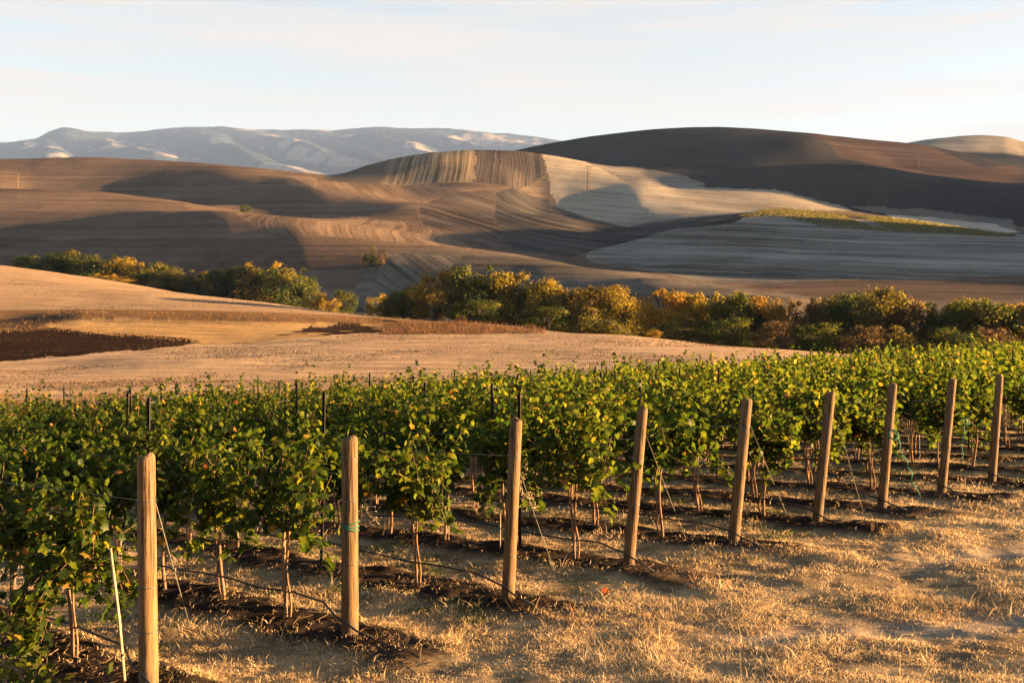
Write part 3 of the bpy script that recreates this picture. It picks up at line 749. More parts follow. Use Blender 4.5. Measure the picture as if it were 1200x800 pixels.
LEAF = np.array([(0,0.02,0), (0.20,-0.10,-.03), (0.47,0.02,-.05), (0.43,0.30,-.03), (0.60,0.55,-.07), (0.27,0.62,-.01), (0,1.0,-.08), (-0.27,0.62,-.01), (-0.60,0.55,-.07), (-0.43,0.30,-.03), (-0.47,0.02,-.05), (-0.20,-0.10,-.03), (0,0.38,0.05)])
LEAF_F = np.array([(12, i, (i + 1) % 12) for i in range(12)])
QUAD = np.array([(0,0,0), (0.5,0.35,-.06), (0,1,-.05), (-0.5,0.35,-.06)]); QUAD_F = np.array([(0,1,2),(0,2,3)])
def leaves(pos, nrm, size, tint, shape, faces, g):
    """one flat mesh of leaves: position, facing normal, size and tint per leaf"""
    n = len(pos); nrm = nrm / np.linalg.norm(nrm, axis=1, keepdims=True)
    down = np.tile((0, 0, -1.0), (n, 1)) + g.normal(0, 0.55, (n, 3))
    yv = down - (down * nrm).sum(1, keepdims=True) * nrm; yv /= np.linalg.norm(yv, axis=1, keepdims=True) + 1e-9
    xv = np.cross(yv, nrm)
    P_ = pos[:, None, :] + size[:, None, None] * (shape[None, :, 0:1] * xv[:, None] + shape[None, :, 1:2] * yv[:, None] + shape[None, :, 2:3] * nrm[:, None])
    F_ = faces[None] + (np.arange(n) * len(shape))[:, None, None]
    return P_.reshape(-1, 3), F_.reshape(-1, 3), np.repeat(tint, len(shape))
def vine_shoots(g, nsh, per, vigor=1.0, wid=0.44, droopy=0.07):
    pos = []; nrm = []; canes = []; hv = g.uniform(0.80, 1.14)
    for i in range(nsh):
        u = -wid + 2 * wid * (i + g.uniform(0, 1)) / nsh
        p = np.array((u, g.normal(0, 0.05), 1.06 + g.normal(0, 0.09)))
        side = g.choice((-1, 1)); L = g.uniform(0.58, 1.12) * vigor * hv
        d = np.array((g.normal(0, 0.16), side * abs(g.normal(0.12, 0.20)), 1.0)); droop = g.uniform(-0.02, 0.055)
        if g.random() < droopy: d = np.array((g.normal(0, .5), side * g.uniform(0.5, 1.0), 0.25)); droop = 0.10; L *= 0.75 + 0.5 * (droopy > 0.3)
        if g.random() < 0.18: L *= 1.32; droop = 0.0
        cane = [p.copy()]; d /= np.linalg.norm(d)
        for j in range(per):
            p = p + d * (L / per); d = d + np.array((g.normal(0, .05), g.normal(0, .05) + side * 0.012, -droop)); d /= np.linalg.norm(d)
            if j % 4 == 3: cane.append(p.copy())
            off = np.array((g.normal(0, 1), g.normal(0, 1), g.normal(0, .5))); off /= np.linalg.norm(off); off *= g.uniform(0.04, 0.13)
            pos.append(p + off)
            out = np.array((off[0] * 3.0, off[1] * 4.0 + np.sign(p[1] + 1e-6) * 0.35, 0.45)) + g.normal(0, 0.38, 3)
            nrm.append(out)
        canes.append(cane)
    return np.array(pos), np.array(nrm), canes
def make_vine(seed, with_stake, sparse=1.0, droopy=0.07):
    g = np.random.default_rng(seed)
    root = empty("grapevine", (0, 0, 0))
    # trunk and cordon
    pts = []; rr = []
    x = g.normal(0, 0.02); y = g.normal(0, 0.02)
    for i in range(10):
        t = i / 9
        pts.append((x * (1-t) + 0.03 * math.sin(5*t + seed), y * (1-t) + 0.022 * math.cos(4.2*t + seed), -0.08 + t * 1.18)); rr.append(0.019 * (1.25 - 0.5 * t) * (1 + g.uniform(-.12, .12)))
    tr = tube(pts, rr, 7)
    if g.random() < 0.5:
        q = [(p[0] + 0.05 + 0.02 * math.sin(9 * p[2]), p[1] + .02, p[2]) for p in pts]; tr = merge([tr, tube(q, [r * 0.62 for r in rr], 6)])
    mesh_obj("trunk", pymesh("vine_trunk", tr), MAT_BARK, root)
    top = Vector(pts[-1]); arms = []
    for s in (-1, 1):
        c = [top + Vector((s * 0.60 * t, 0.02 * math.sin(6*t+seed), -0.01 + 0.03 * math.sin(7 * t))) for t in np.linspace(0, 1, 7)]
        arms.append(tube(c, [0.017 - 0.007 * t for t in np.linspace(0, 1, 7)], 6))
    pos, nrm, canes = vine_shoots(g, int(g.integers(20, 27) * sparse), 36, 1.0, 0.44, droopy)
    arms += [tube([Vector(q) for q in c[:-2]], 0.0032, 4, False) for c in canes]
    mesh_obj("cordon", pymesh("vine_cordon", merge(arms)), MAT_BARK, root)
    n = len(pos)
    size = 0.055 + 0.075 * g.beta(1.6, 2.2, n) * np.where(pos[:, 2] > 1.85, 0.72, 1.0)
    tint = np.clip(g.beta(1.6, 3.0, n) * 0.80 + 0.04 * (pos[:, 2] > 1.8), 0, 0.86)
    tint = np.where(g.random(n) < 0.012, g.uniform(0.90, 1.0, n), tint)
    V, F, T = leaves(pos, nrm, size, tint, LEAF, LEAF_F, g)
    mesh_obj("foliage", mesh_np("vine_foliage", V, F, 3, False, {"tint": T}), MAT_VINE, root)
    if with_stake:
        mesh_obj("training_stake", pymesh("training_stake", tube([(0.07, 0.03, -.1), (0.06, 0.035, .6), (0.065, 0.03, 1.25)], 0.0085, 6)), MAT_CANE, root)
    return root
def copy_tree(o):
    c = o.copy(); COL.objects.link(c)
    for ch in o.children:
        d = ch.copy(); COL.objects.link(d); d.parent = c
    return c
PROTOS = [make_vine(100 + i, i % 2 == 0, 1.0 if i % 4 else 0.8) for i in range(12)]
fresh = set(range(12))
spots = []
for k in range(NROWS):
    first = {0: 1.46, 1: 1.05, 2: 1.5, 3: 0.85}.get(k, 0.85 + 0.5 * ((k * 7) % 5) / 5)
    t = first; i = 0
    while t < ROW_LEN:
        x, y = ROWS[k] + ROWDIR * t
        if in_frame(x, y, 80) and y > 2: spots.append((y, k, i, x, t))
        t += 1.25 + random.uniform(-0.05, 0.05); i += 1
spots.sort()
for n_, (y, k, i, x, t) in enumerate(spots[:300]):
    j = (n_ * 5 + k * 3) % 12
    if k == 0 and i == 0: r = make_vine(911, False, 2.0, 0.55)
    elif j in fresh: r = PROTOS[j]; fresh.discard(j)
    else: r = copy_tree(PROTOS[j])
    r.location = (x, y, float(surf_z(x, y)) - 0.01)
    fl = math.pi if random.random() < 0.5 else 0.0
    r.rotation_euler = (0, 0, ROW_ANG + fl + random.uniform(-.06, .06))
    s = random.uniform(0.92, 1.06) * (0.96 if k < 4 else 1.0); r.scale = (s, s, s * random.uniform(0.95, 1.04))
    if k < 9: lab = "leafy green grapevine, %s from the end in the row of the %s wooden post" % (ORD[i], ORD[k])
    else: lab = "leafy green grapevine in the far rows beyond the last wooden post"
    tag(r, lab, "grapevine", "grapevines in the near vineyard rows")
# a low sucker at the very corner
p_ = unproj(30, 812); gg = np.random.default_rng(77); n_ = 70
V, F, T = leaves(gg.normal(0, 1, (n_, 3)) * np.array((0.20, 0.14, 0.07)) + np.array((0, 0, 0.17)), gg.normal(0, .6, (n_, 3)) + np.array((0.2, -.3, .7)), gg.uniform(.06, .11, n_), gg.uniform(.3, .8, n_), LEAF, LEAF_F, gg)
o = empty("vine_sucker", (p_[0], p_[1], gz(*p_)))
mesh_obj("leaves", mesh_np("vine_sucker", V, F, 3, False, {"tint": T}), MAT_VINE, o)
mesh_obj("stem", pymesh("sucker_stem", tube([(0, 0, -.05), (.02, .01, .1), (-.05, 0, .2)], .006, 5)), MAT_BARK, o)
tag(o, "low leafy vine sucker on the ground in the bottom left corner", "vine shoot")
# the rest of the vines, farther off
g = np.random.default_rng(5); VV = []; FF = []; TT = []; off = 0
for (y, k, i, x, t) in spots[300:]:
    pos, nrm, _ = vine_shoots(g, 14, 16)
    n = len(pos); c, s_ = math.cos(ROW_ANG), math.sin(ROW_ANG)
    w = np.stack([pos[:, 0]*c - pos[:, 1]*s_, pos[:, 0]*s_ + pos[:, 1]*c, pos[:, 2]], 1) + np.array((x, y, gz(x, y)))
    nn = np.stack([nrm[:, 0]*c - nrm[:, 1]*s_, nrm[:, 0]*s_ + nrm[:, 1]*c, nrm[:, 2]], 1)
    tint = np.clip(g.beta(1.6, 3.0, n) * 0.80 + 0.04 * (pos[:, 2] > 1.8), 0, 0.86)
    V, F, T = leaves(w, nn, g.uniform(0.12, 0.20, n), tint, QUAD, QUAD_F, g)
    VV.append(V); FF.append(F + off); TT.append(T); off += len(V)
if VV:
    o = mesh_obj("distant_vines", mesh_np("distant_vines", np.concatenate(VV), np.concatenate(FF), 3, False, {"tint": np.concatenate(TT)}), MAT_VINE)
    tag(o, "green mass of the farthest vine rows at the vineyard's back edge", "vines", kind="stuff")
print("VINES", len(spots))
# ------------------------------------------------------------------ dry grass
def grass_material():
    m = bpy.data.materials.new("dry_grass"); m.use_nodes = True; nt = m.node_tree
    nt.nodes.remove(nt.nodes["Principled BSDF"]); out = nt.nodes["Material Output"]
    c = attr(nt, "blade")
    d = nt.nodes.new("ShaderNodeBsdfDiffuse"); nt.links.new(c, d.inputs['Color'])
    t = nt.nodes.new("ShaderNodeBsdfTranslucent"); nt.links.new(c, t.inputs['Color'])
    a = nt.nodes.new("ShaderNodeMixShader"); a.inputs[0].default_value = 0.4
    nt.links.new(d.outputs[0], a.inputs[1]); nt.links.new(t.outputs[0], a.inputs[2]); nt.links.new(a.outputs[0], out.inputs['Surface'])
    return m
MAT_GRASS = grass_material()
def blades(x, y, z, h, w, col, g, lean=0.5):
    n = len(x); a = g.uniform(0, 2*np.pi, n); b = g.uniform(0, 2*np.pi, n)
    lx = np.cos(b) * lean * h * g.uniform(0.2, 1.2, n); ly = np.sin(b) * lean * h * g.uniform(0.2, 1.2, n)
    wx, wy = np.cos(a) * w / 2, np.sin(a) * w / 2
    P0 = np.stack([x - wx, y - wy, z - 0.01], 1); P1 = np.stack([x + wx, y + wy, z - 0.01], 1)
    P2 = np.stack([x + lx*0.4 + wx*0.7, y + ly*0.4 + wy*0.7, z + h*0.6], 1); P3 = np.stack([x + lx*0.4 - wx*0.7, y + ly*0.4 - wy*0.7, z + h*0.6], 1)
    P4 = np.stack([x + lx, y + ly, z + h * 0.98], 1)
    V = np.stack([P0, P1, P2, P3, P4], 1).reshape(-1, 3)
    o = (np.arange(n) * 5)[:, None]
    F = np.concatenate([o + np.array([[0, 1, 2]]), o + np.array([[0, 2, 3]]), o + np.array([[3, 2, 4]])], 0)
    return V, F, np.repeat(col, 5, 0)
def build_grass():
    g = np.random.default_rng(17)
    # clump centres thinned by the bare strips and the track, then blades round each centre
    n = 330000
    v = g.uniform(0, 1, n); Y = 6.8 / (1 - v * (1 - 6.8 / 30.0)); X = Y * g.uniform(-0.545, 0.545, n)
    bm = bare_mask(X, Y); tm = track_mask(X, Y)
    cl = fbm(X * 1.7, Y * 1.7, 4, 67); fine = fbm(X * 5.5, Y * 5.5, 2, 68)
    keep = g.uniform(0, 1, n) < np.clip((0.80 + 1.4 * cl + 1.7 * fine), 0.05, 1) * (1 - 0.96 * bm) * (1 - 0.88 * tm)
    X, Y, cl, bm = X[keep], Y[keep], cl[keep], bm[keep]; n = len(X)
    k = 3
    X = np.repeat(X, k) + g.normal(0, 0.018, n*k); Y = np.repeat(Y, k) + g.normal(0, 0.018, n*k); cl = np.repeat(cl, k); n = len(X)
    d, t = row_dist(X, Y)
    Z = surf_z(X, Y)
    h = g.gamma(4.0, 0.25, n) * (0.015 + 0.032 * np.clip(cl + 0.20, 0, 1))
    tall = g.random(n) < 0.008; h = np.where(tall, h * 2.9, h)
    w = 0.0062 * (Y / 8.0) ** 0.75 * g.uniform(0.7, 1.5, n)
    gold = np.array((0.56, 0.375, 0.185)); pale = np.array((0.70, 0.545, 0.335)); rust = np.array((0.36, 0.20, 0.095)); green = np.array((0.075, 0.095, 0.022))
    u = g.random((n, 1)); patch = fbm(X * 0.7, Y * 0.7, 3, 81)[:, None]
    col = gold + (pale - gold) * np.clip(u * 1.2 - 0.2 + patch * 0.6, 0, 1)
    col = np.where(g.random((n, 1)) < 0.22, rust + (gold - rust) * u, col)
    gp = sstep(0.04, 0.30, fbm(X * 1.1 + 40, Y * 1.1, 3, 83)) * sstep(-1.6, 0.3, t) * 0.75
    col = np.where(g.random(n)[:, None] < gp[:, None], green * (0.7 + 0.9 * u), col)
    col = col * g.uniform(0.7, 1.15, (n, 1))
    V, F, C = blades(X, Y, Z, h, w, col, g, 1.25)
    o = mesh_obj("dry_grass", mesh_np("dry_grass", V, F, 3, False, {"blade": C}), MAT_GRASS)
    tag(o, "short dry golden grass covering the ground in front of and between the vines", "grass", kind="stuff")
    # straw, twigs and clippings lying on the bare strips
    n = 9000; v = g.uniform(0, 1, n); Y = 6.8 / (1 - v * (1 - 6.8 / 26.0)); X = Y * g.uniform(-0.545, 0.545, n)
    kp = bare_mask(X, Y) > 0.3; X, Y = X[kp], Y[kp]; n = len(X); Z = surf_z(X, Y) + 0.012
    a = g.uniform(0, 2*np.pi, n); L = g.gamma(2.0, 0.04, n); w = 0.004 + 0.004 * g.random(n)
    dx, dy = np.cos(a) * L, np.sin(a) * L; rise = g.normal(0, 0.25, n) * L
    V = np.stack([np.stack([X, Y, Z], 1), np.stack([X + dx, Y + dy, Z + np.abs(rise)], 1), np.stack([X + dx - np.sin(a)*w, Y + dy + np.cos(a)*w, Z + np.abs(rise) + w], 1), np.stack([X - np.sin(a)*w, Y + np.cos(a)*w, Z + w], 1)], 1).reshape(-1, 3)
    F = (np.arange(n) * 4)[:, None] + np.arange(4)[None]
    cc = np.array((0.20, 0.13, 0.07)) * g.uniform(0.2, 1.1, (n, 1))
    o = mesh_obj("straw_litter", mesh_np("straw_litter", V, F, 4, False, {"blade": np.repeat(cc, 4, 0)}), MAT_GRASS)
    tag(o, "dry straw and twigs scattered on the dark bare strips", "litter", kind="stuff")
    # standing stubble in the field behind
    n = 70000
    v = g.uniform(0, 1, n); Y = 62.0 / (1 - v * (1 - 62.0 / 235.0)); PXs = g.uniform(-30, 1010, n)
    rowq = np.round((Y + 0.05 * PXs / 40) / 0.55) * 0.55 + g.normal(0, 0.09, n)
    Y = np.where(g.random(n) < 0.6, rowq, Y); X = (PXs - 600) / FPX * Y
    Z = ground_z(X, Y); yp = HORIZON - (Z - CAMZ) / Y * FPX
    bad = inpoly(PXs, yp, [(-60,425),(0,421),(235,403),(330,398),(450,390),(470,376),(300,366),(90,364),(-60,374)]) | (Y < 66)
    bad |= (fbm(X / 6, Y / 4, 4, 91) < -0.12) & (g.random(n) < 0.6)
    X, Y, Z = X[~bad], Y[~bad], Z[~bad]; n = len(X)
    h = g.uniform(0.03, 0.075, n); w = 0.14 * (Y / 80.0) ** 0.8 * g.uniform(0.6, 1.4, n); a = g.uniform(0, np.pi, n)
    wx, wy = np.cos(a)*w/2, np.sin(a)*w/2; lx, ly = g.normal(0, .06, n), g.normal(0, .06, n)
    V = np.stack([np.stack([X-wx, Y-wy, Z-.06], 1), np.stack([X+wx, Y+wy, Z-.06], 1), np.stack([X+lx, Y+ly, Z+h], 1)], 1).reshape(-1, 3)
    F = (np.arange(n) * 3)[:, None] + np.arange(3)[None]
    cc = (np.array((0.115, 0.072, 0.043)) + (np.array((0.05, 0.04, 0.03)) * g.random((n, 1)))) * g.uniform(0.65, 1.1, (n, 1))
    o = mesh_obj("stubble", mesh_np("stubble", V, F, 3, False, {"blade": np.repeat(cc, 3, 0)}), MAT_GRASS)
    tag(o, "cut straw stubble standing over the sunlit field", "stubble", kind="stuff")
    # rough tall grass: along the near bank of the field, on the cut bank, and the reddish stand beyond
    def rough(name, lab, pts_px, D0, D1, n, hh, col, dens=None):
        PXs = g.uniform(min(p[0] for p in pts_px), max(p[0] for p in pts_px), n); Y = g.uniform(D0, D1, n); X = (PXs - 600) / FPX * Y
        Z = ground_z(X, Y); yp = HORIZON - (Z - CAMZ) / Y * FPX
        k = inpoly(PXs, yp, pts_px) & (fbm(X / 1.5, Y / 1.5, 3, 95) > -0.12)
        X, Y, Z = X[k], Y[k], Z[k]; m_ = len(X)
        c = np.array(col) * g.uniform(0.55, 1.25, (m_, 1))
        V, F, C = blades(X, Y, Z, g.gamma(5, hh / 5, m_), 0.03 * (Y / 70) * g.uniform(.6, 1.5, m_), c, g, 0.4)
        tag(mesh_obj(name, mesh_np(name, V, F, 3, False, {"blade": C}), MAT_GRASS), lab, "earth" if "clod" in name else "grass", kind="stuff")
    rough("bank_grass", "rough dry grass on the bank between the vineyard and the stubble field", [(-40,500),(-40,462),(280,462),(420,458),(420,475),(200,500)], 56, 68, 26000, 0.2, (0.24, 0.145, 0.065))
    rough("cut_bank_grass", "golden dry grass on the cut bank across the stubble field", [(-40,392),(60,366),(300,367),(450,374),(450,384),(300,380),(120,378),(60,385)], 150, 172, 9000, 0.25, (0.22, 0.125, 0.055))
    rough("gully_edge_grass", "golden dry grass along the upper edge of the dark gully", [(-40,386),(20,383),(60,380),(120,387),(236,398),(236,402),(120,393),(60,388),(-40,393)], 118, 152, 9000, 0.22, (0.24, 0.14, 0.06))
    rough("gully_clods", "dark earth clods and weeds over the dark gully", [(-40,422),(-40,388),(60,386),(120,393),(230,402),(120,412)], 110, 152, 7000, 0.13, (0.060, 0.034, 0.021))
    rough("russet_grass", "tall russet dry grass on the far crest of the stubble field", [(446,391),(462,379),(540,378),(640,386),(640,391),(560,391)], 145, 184, 7000, 0.5, (0.17, 0.085, 0.042))
build_grass()

# a few small things on the ground
MAT_LITTER = leaf_material("fallen_leaf", [(0, (0.35, 0.05, 0.015)), (1, (0.35, 0.05, 0.015))], [(0, (0.5, 0.08, 0.02)), (1, (0.5, 0.08, 0.02))])
p_ = unproj(709, 695); z_ = float(surf_z(*p_))
V, F, T = leaves(np.array([(0, 0, 0.07), (0.03, 0.02, 0.06)]), np.array([(0.5, -0.7, 0.5), (-0.2, -.5, .8)]), np.array([0.12, 0.09]), np.array([0.5, 0.5]), LEAF, LEAF_F, np.random.default_rng(3))
o = mesh_obj("fallen_leaf", mesh_np("fallen_leaf", V, F, 3, False, {"tint": T}), MAT_LITTER); o.location = (p_[0], p_[1], z_)
tag(o, "bright orange red vine leaf lying in the grass right of the middle post", "leaf")
def dead_stem(px, py, seed, lab):
    g = random.Random(seed); p = unproj(px, py); parts = []
    for s in range(4):
        q = Vector((0, 0, -0.03)); d = Vector((g.uniform(-.35, .35), g.uniform(-.35, .35), 1)).normalized(); pts = [q.copy()]
        for j in range(5):
            q = q + d * g.uniform(0.03, 0.055); d = (d + Vector((g.uniform(-.5, .5), g.uniform(-.5, .5), 0.1))).normalized(); pts.append(q.copy())
        parts.append(tube(pts, [0.011 - 0.0016 * j for j in range(6)], 5))
    o = mesh_obj("dead_stem", pymesh("dead_stem", merge(parts)), MAT_BARK); o.location = (p[0], p[1], float(surf_z(*p)))
    tag(o, lab, "dead stem", "dead vine stems in the grass")
dead_stem(671, 728, 1, "dead vine stump in bare soil before the gap between third and fourth posts")
dead_stem(812, 688, 2, "dead twiggy stem in the soil right of the fourth wooden post")
dead_stem(933, 650, 3, "dead twiggy stem in the grass below the sixth wooden post")
dead_stem(1022, 626, 4, "dead twiggy stem in the grass just below the seventh wooden post")
def dry_bundle(px, y0, y1, D, lab, seed):
    g = random.Random(seed); parts = []
    h = (y1 - y0) / FPX * D; c = Vector(((px - 600) / FPX * D, D, CAMZ + (300 - (y0 + y1) / 2) / FPX * D))
    for s in range(46):
        q = Vector((g.gauss(0, .05), g.gauss(0, .05), g.uniform(-.5, .5) * h)); d = Vector((g.gauss(0, .6), g.gauss(0, .6), g.gauss(0, 1))).normalized(); pts = [q.copy()]
        for j in range(5):
            q = q + d * 0.035; d = (d + Vector((g.gauss(0, .6), g.gauss(0, .6), g.gauss(-.1, .5)))).normalized(); pts.append(q.copy())
        parts.append(tube(pts, 0.004, 4))
    o = mesh_obj("dry_vine_bundle", pymesh("dry_vine_bundle", merge(parts)), MAT_CANE); o.location = c
    tag(o, lab, "dead vine", "tangles of dead vine")
dry_bundle(619, 552, 592, 13.3, "tangle of dry brown vine hanging on the stake behind the third wooden post", 4)
dry_bundle(428, 588, 612, 11.8, "tangle of dry brown vine just right of the second wooden post", 5)
# ------------------------------------------------------------------ trees in the valley
KINDS = {
 'green':  ([(0, (0.017, 0.028, 0.007)), (0.6, (0.043, 0.057, 0.012)), (1, (0.145, 0.121, 0.017))], [(0, (0.043, 0.071, 0.010)), (0.6, (0.102, 0.114, 0.014)), (1, (0.348, 0.256, 0.024))]),
 'olive':  ([(0, (0.032, 0.034, 0.012)), (0.6, (0.080, 0.071, 0.018)), (1, (0.203, 0.135, 0.024))], [(0, (0.072, 0.071, 0.014)), (0.6, (0.174, 0.142, 0.024)), (1, (0.435, 0.270, 0.036))]),
 'yellow': ([(0, (0.045, 0.042, 0.010)), (0.5, (0.125, 0.098, 0.015)), (1, (0.36, 0.220, 0.024))], [(0, (0.11, 0.10, 0.016)), (0.5, (0.26, 0.20, 0.022)), (1, (0.55, 0.34, 0.03))]),
 'golden': ([(0, (0.060, 0.040, 0.010)), (0.5, (0.170, 0.105, 0.018)), (1, (0.36, 0.200, 0.024))], [(0, (0.14, 0.09, 0.016)), (0.5, (0.32, 0.19, 0.022)), (1, (0.55, 0.30, 0.03))]),
 'brown':  ([(0, (0.043, 0.031, 0.017)), (0.5, (0.109, 0.068, 0.031)), (1, (0.217, 0.114, 0.036))], [(0, (0.087, 0.057, 0.024)), (0.5, (0.174, 0.099, 0.036)), (1, (0.290, 0.156, 0.036))]),
}
MAT_TREE = {k: leaf_material(k + "_tree_leaves", a, b) for k, (a, b) in KINDS.items()}
MAT_TRUNK, _nt, _b = new_mat("tree_bark", 0.95, 0.1)
_c = mixc(_nt, maprange(_nt, noise(_nt, scalev(_nt, objco(_nt), (6, 6, 1)), 1.0, 4, 0.7), 0.3, 0.7, 0, 1), (0.035, 0.026, 0.020), (0.10, 0.075, 0.055)); _nt.links.new(_c, _b.inputs['Base Color'])
def tree_mesh(kind, seed, bush=False):
    """unit tree, 1 wide and 1 high: trunk with limbs, and a crown of leaf sprays round many boughs"""
    g = np.random.default_rng(seed)
    nl = 44 if not bush else 26; limbs = []
    lob = []
    for i in range(nl):
        q = g.uniform(0, 2*np.pi); zz = g.uniform(0.02, 1) ** 0.85
        rmax = 0.46 * math.sqrt(max(0.05, 1 - ((zz - 0.42) / 0.66) ** 2)); r = rmax * math.sqrt(g.uniform(0.15, 1.0))
        lob.append((math.cos(q) * r, math.sin(q) * r, 0.09 + 0.80 * zz, g.uniform(0.11, 0.19)))
    for i in range(5):
        q = g.uniform(0, 2*np.pi); r = g.uniform(0.05, 0.30); lob.append((math.cos(q)*r, math.sin(q)*r, g.uniform(0.84, 0.97), g.uniform(0.05, 0.09)))
    pos = []; nrm = []; tint = []
    base = {'green': 0.40, 'olive': 0.40, 'yellow': 0.56, 'golden': 0.60, 'brown': 0.42}[kind]
    for (x, y, z, r) in lob:
        m_ = int((145 if kind != 'brown' else 105) * (r / 0.13) ** 1.3); d = g.normal(0, 1, (m_, 3)); d /= np.linalg.norm(d, axis=1, keepdims=True)
        rr = r * g.uniform(0.35, 1.12, m_) * np.where(g.random(m_) < 0.10, 1.28, 1)
        pos.append(np.array((x, y, z)) + d * rr[:, None] * np.array((1, 1, 0.85))); nrm.append(d + g.normal(0, 0.5, (m_, 3)) + np.array((0, 0, 0.35)))
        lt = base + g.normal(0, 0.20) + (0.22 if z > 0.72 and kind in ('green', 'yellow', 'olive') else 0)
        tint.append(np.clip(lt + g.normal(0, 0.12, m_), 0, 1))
    pos = np.concatenate(pos); nrm = np.concatenate(nrm); tint = np.concatenate(tint)
    pos[:, 2] = np.maximum(pos[:, 2], 0.02)
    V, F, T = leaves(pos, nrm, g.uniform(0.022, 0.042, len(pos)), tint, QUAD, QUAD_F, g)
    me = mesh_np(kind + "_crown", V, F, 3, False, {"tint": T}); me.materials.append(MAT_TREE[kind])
    tr = [tube([(0.012 * math.sin(3*t + seed), 0.012 * math.cos(2*t), -0.08 + 0.72 * t) for t in np.linspace(0, 1, 7)], [0.032 * (1 - 0.75 * t) for t in np.linspace(0, 1, 7)], 7)]
    for (x, y, z, r) in lob[::2]:
        b = Vector((0, 0, max(0.10, z * 0.45))); e = Vector((x, y, z)); mid = b.lerp(e, 0.5) + Vector((0, 0, -0.02))
        tr.append(tube([b, mid, e, e + (e - b).normalized() * r], [0.014, 0.010, 0.006, 0.003], 5))
    mt = pymesh(kind + "_trunk", merge(tr)); mt.materials.append(MAT_TRUNK)
    return me, mt
SHAPES = {k: [tree_mesh(k, 300 + 17 * i + hash_, i == 2) for i in range(3)] for hash_, k in enumerate(KINDS)}
WORDS = {'green': 'dark green leafy', 'olive': 'dull olive green', 'yellow': 'yellow autumn', 'golden': 'golden orange autumn', 'brown': 'thin brown half bare'}
def plant_tree(px, ytop, wpx, D, kind, i, name, lab, cat, group, depth=1.0):
    base = at(px, D); H = max(1.2, (CAMZ + (HORIZON - ytop) / FPX * D) - base.z); W = wpx / FPX * D
    root = empty(name, base, random.uniform(0, 6.28))
    c, t = SHAPES[kind][i % 3]
    mesh_obj("crown", c, None, root); mesh_obj("trunk", t, None, root)
    root.scale = (W * 1.3, W * 1.3 * depth, H * 1.05)
    tag(root, lab, cat, group)
L_ = [(46,300,46,'green'),(70,297,44,'green'),(93,296,46,'olive'),(117,299,44,'green'),(140,303,42,'yellow'),(162,309,36,'golden'),(184,309,42,'green'),(206,318,44,'olive'),(232,320,46,'olive'),(262,317,36,'green'),(286,314,42,'green'),(313,309,50,'yellow'),(338,315,50,'green'),(355,325,30,'green')]
C_ = [(472,341,42,'olive'),(484,337,30,'green'),(511,320,46,'golden'),(553,313,58,'green'),(586,321,48,'yellow'),(612,323,54,'olive'),(640,331,46,'yellow'),(652,344,48,'brown'),(668,341,34,'golden'),(690,337,46,'golden'),(716,338,52,'golden'),(735,350,36,'yellow'),(748,362,30,'green')]
R_ = [(780,341,54,'golden'),(806,345,46,'yellow'),(836,345,46,'yellow'),(863,344,52,'green'),(893,351,46,'golden'),(920,355,46,'golden'),(945,356,46,'brown'),(968,352,44,'olive'),(1000,346,56,'green'),(1030,339,56,'olive'),(1054,350,50,'brown'),(1079,357,42,'yellow'),(1108,356,52,'green'),(1134,352,48,'olive'),(1157,353,52,'green'),(1183,357,46,'golden'),(1208,359,50,'golden'),(1236,357,54,'green')]
for clump, D0, D1, where in ((L_, 318, 296, "left clump behind the stubble crest"), (C_, 215, 200, "middle clump of the valley trees"), (R_, 176, 158, "right stretch of the valley trees")):
    for i, (px, yt, w, kind) in enumerate(clump):
        D = D0 + (D1 - D0) * i / len(clump) + random.uniform(-4, 4)
        plant_tree(px, yt, w * 1.12, D, kind, i, "autumn_tree" if kind in ('yellow', 'golden') else "leafy_tree", "%s tree, %s from left in the %s" % (WORDS[kind], ORD[i], where), "tree", "trees along the valley")
B_ = [(96,326,24,285,'yellow','small yellow bush in front of the left tree clump'),(122,321,30,288,'yellow','round yellow bush at the foot of the left tree clump'),(139,324,28,284,'golden','orange yellow bush right of the round yellow bush by the left clump'),
 (372,343,26,282,'golden','small golden bush at the right end of the left tree clump'),(402,341,26,280,'green','small green bush alone between the left and middle tree clumps'),(386,350,22,276,'yellow','low yellow bush between the left and middle tree clumps'),
 (444,345,28,225,'yellow','yellow bush at the left end of the middle tree clump'),(459,350,24,222,'olive','low olive bush beside the yellow bush of the middle clump'),
 (700,362,52,188,'olive','low olive shrub under the golden trees of the middle clump'),(640,360,54,192,'green','low dark shrub under the middle tree clump'),(560,352,54,194,'green','dark undergrowth shrub below the tallest tree of the middle clump'),
 (800,372,56,160,'olive','low shrub under the golden tree at the start of the right stretch'),(860,374,54,154,'green','low dark shrub under the fourth tree of the right stretch'),(915,378,54,150,'brown','low brown shrub under the golden trees of the right stretch'),(962,380,54,148,'green','dark green shrub under the olive tree of the right stretch'),
 (1012,382,58,146,'brown','dark brown shrub under the largest tree of the right stretch'),(1062,384,58,146,'olive','olive shrub at the foot of the right stretch of trees'),(1118,386,58,146,'green','dark shrub right of the yellow tree of the right stretch'),(1172,386,56,146,'brown','brown shrub near the right end of the valley trees'),
 (434,290,16,474,'olive','yellow green bush alone on the spur of the hill'),(447,292,11,474,'brown','small reddish brown bush beside the yellow green one on the spur'),(286,240,12,785,'green','single dark bush in the shaded hollow of the left hills'),
 (933,155.5,6,1396,'green','tiny dark bush on the crest of the dark bare hill'),(938,156,8,1396,'brown','second tiny bush right of the first on the dark hill crest'),(940.5,156.5,7,1397,'green','tiny bush at the right end of the cluster on the dark crest'),
 (540,373,11,171,'brown','small brown thistle like bush on the crest of the stubble field'),(765,386,17,143,'golden','low golden weed bush on the right edge of the stubble field')]
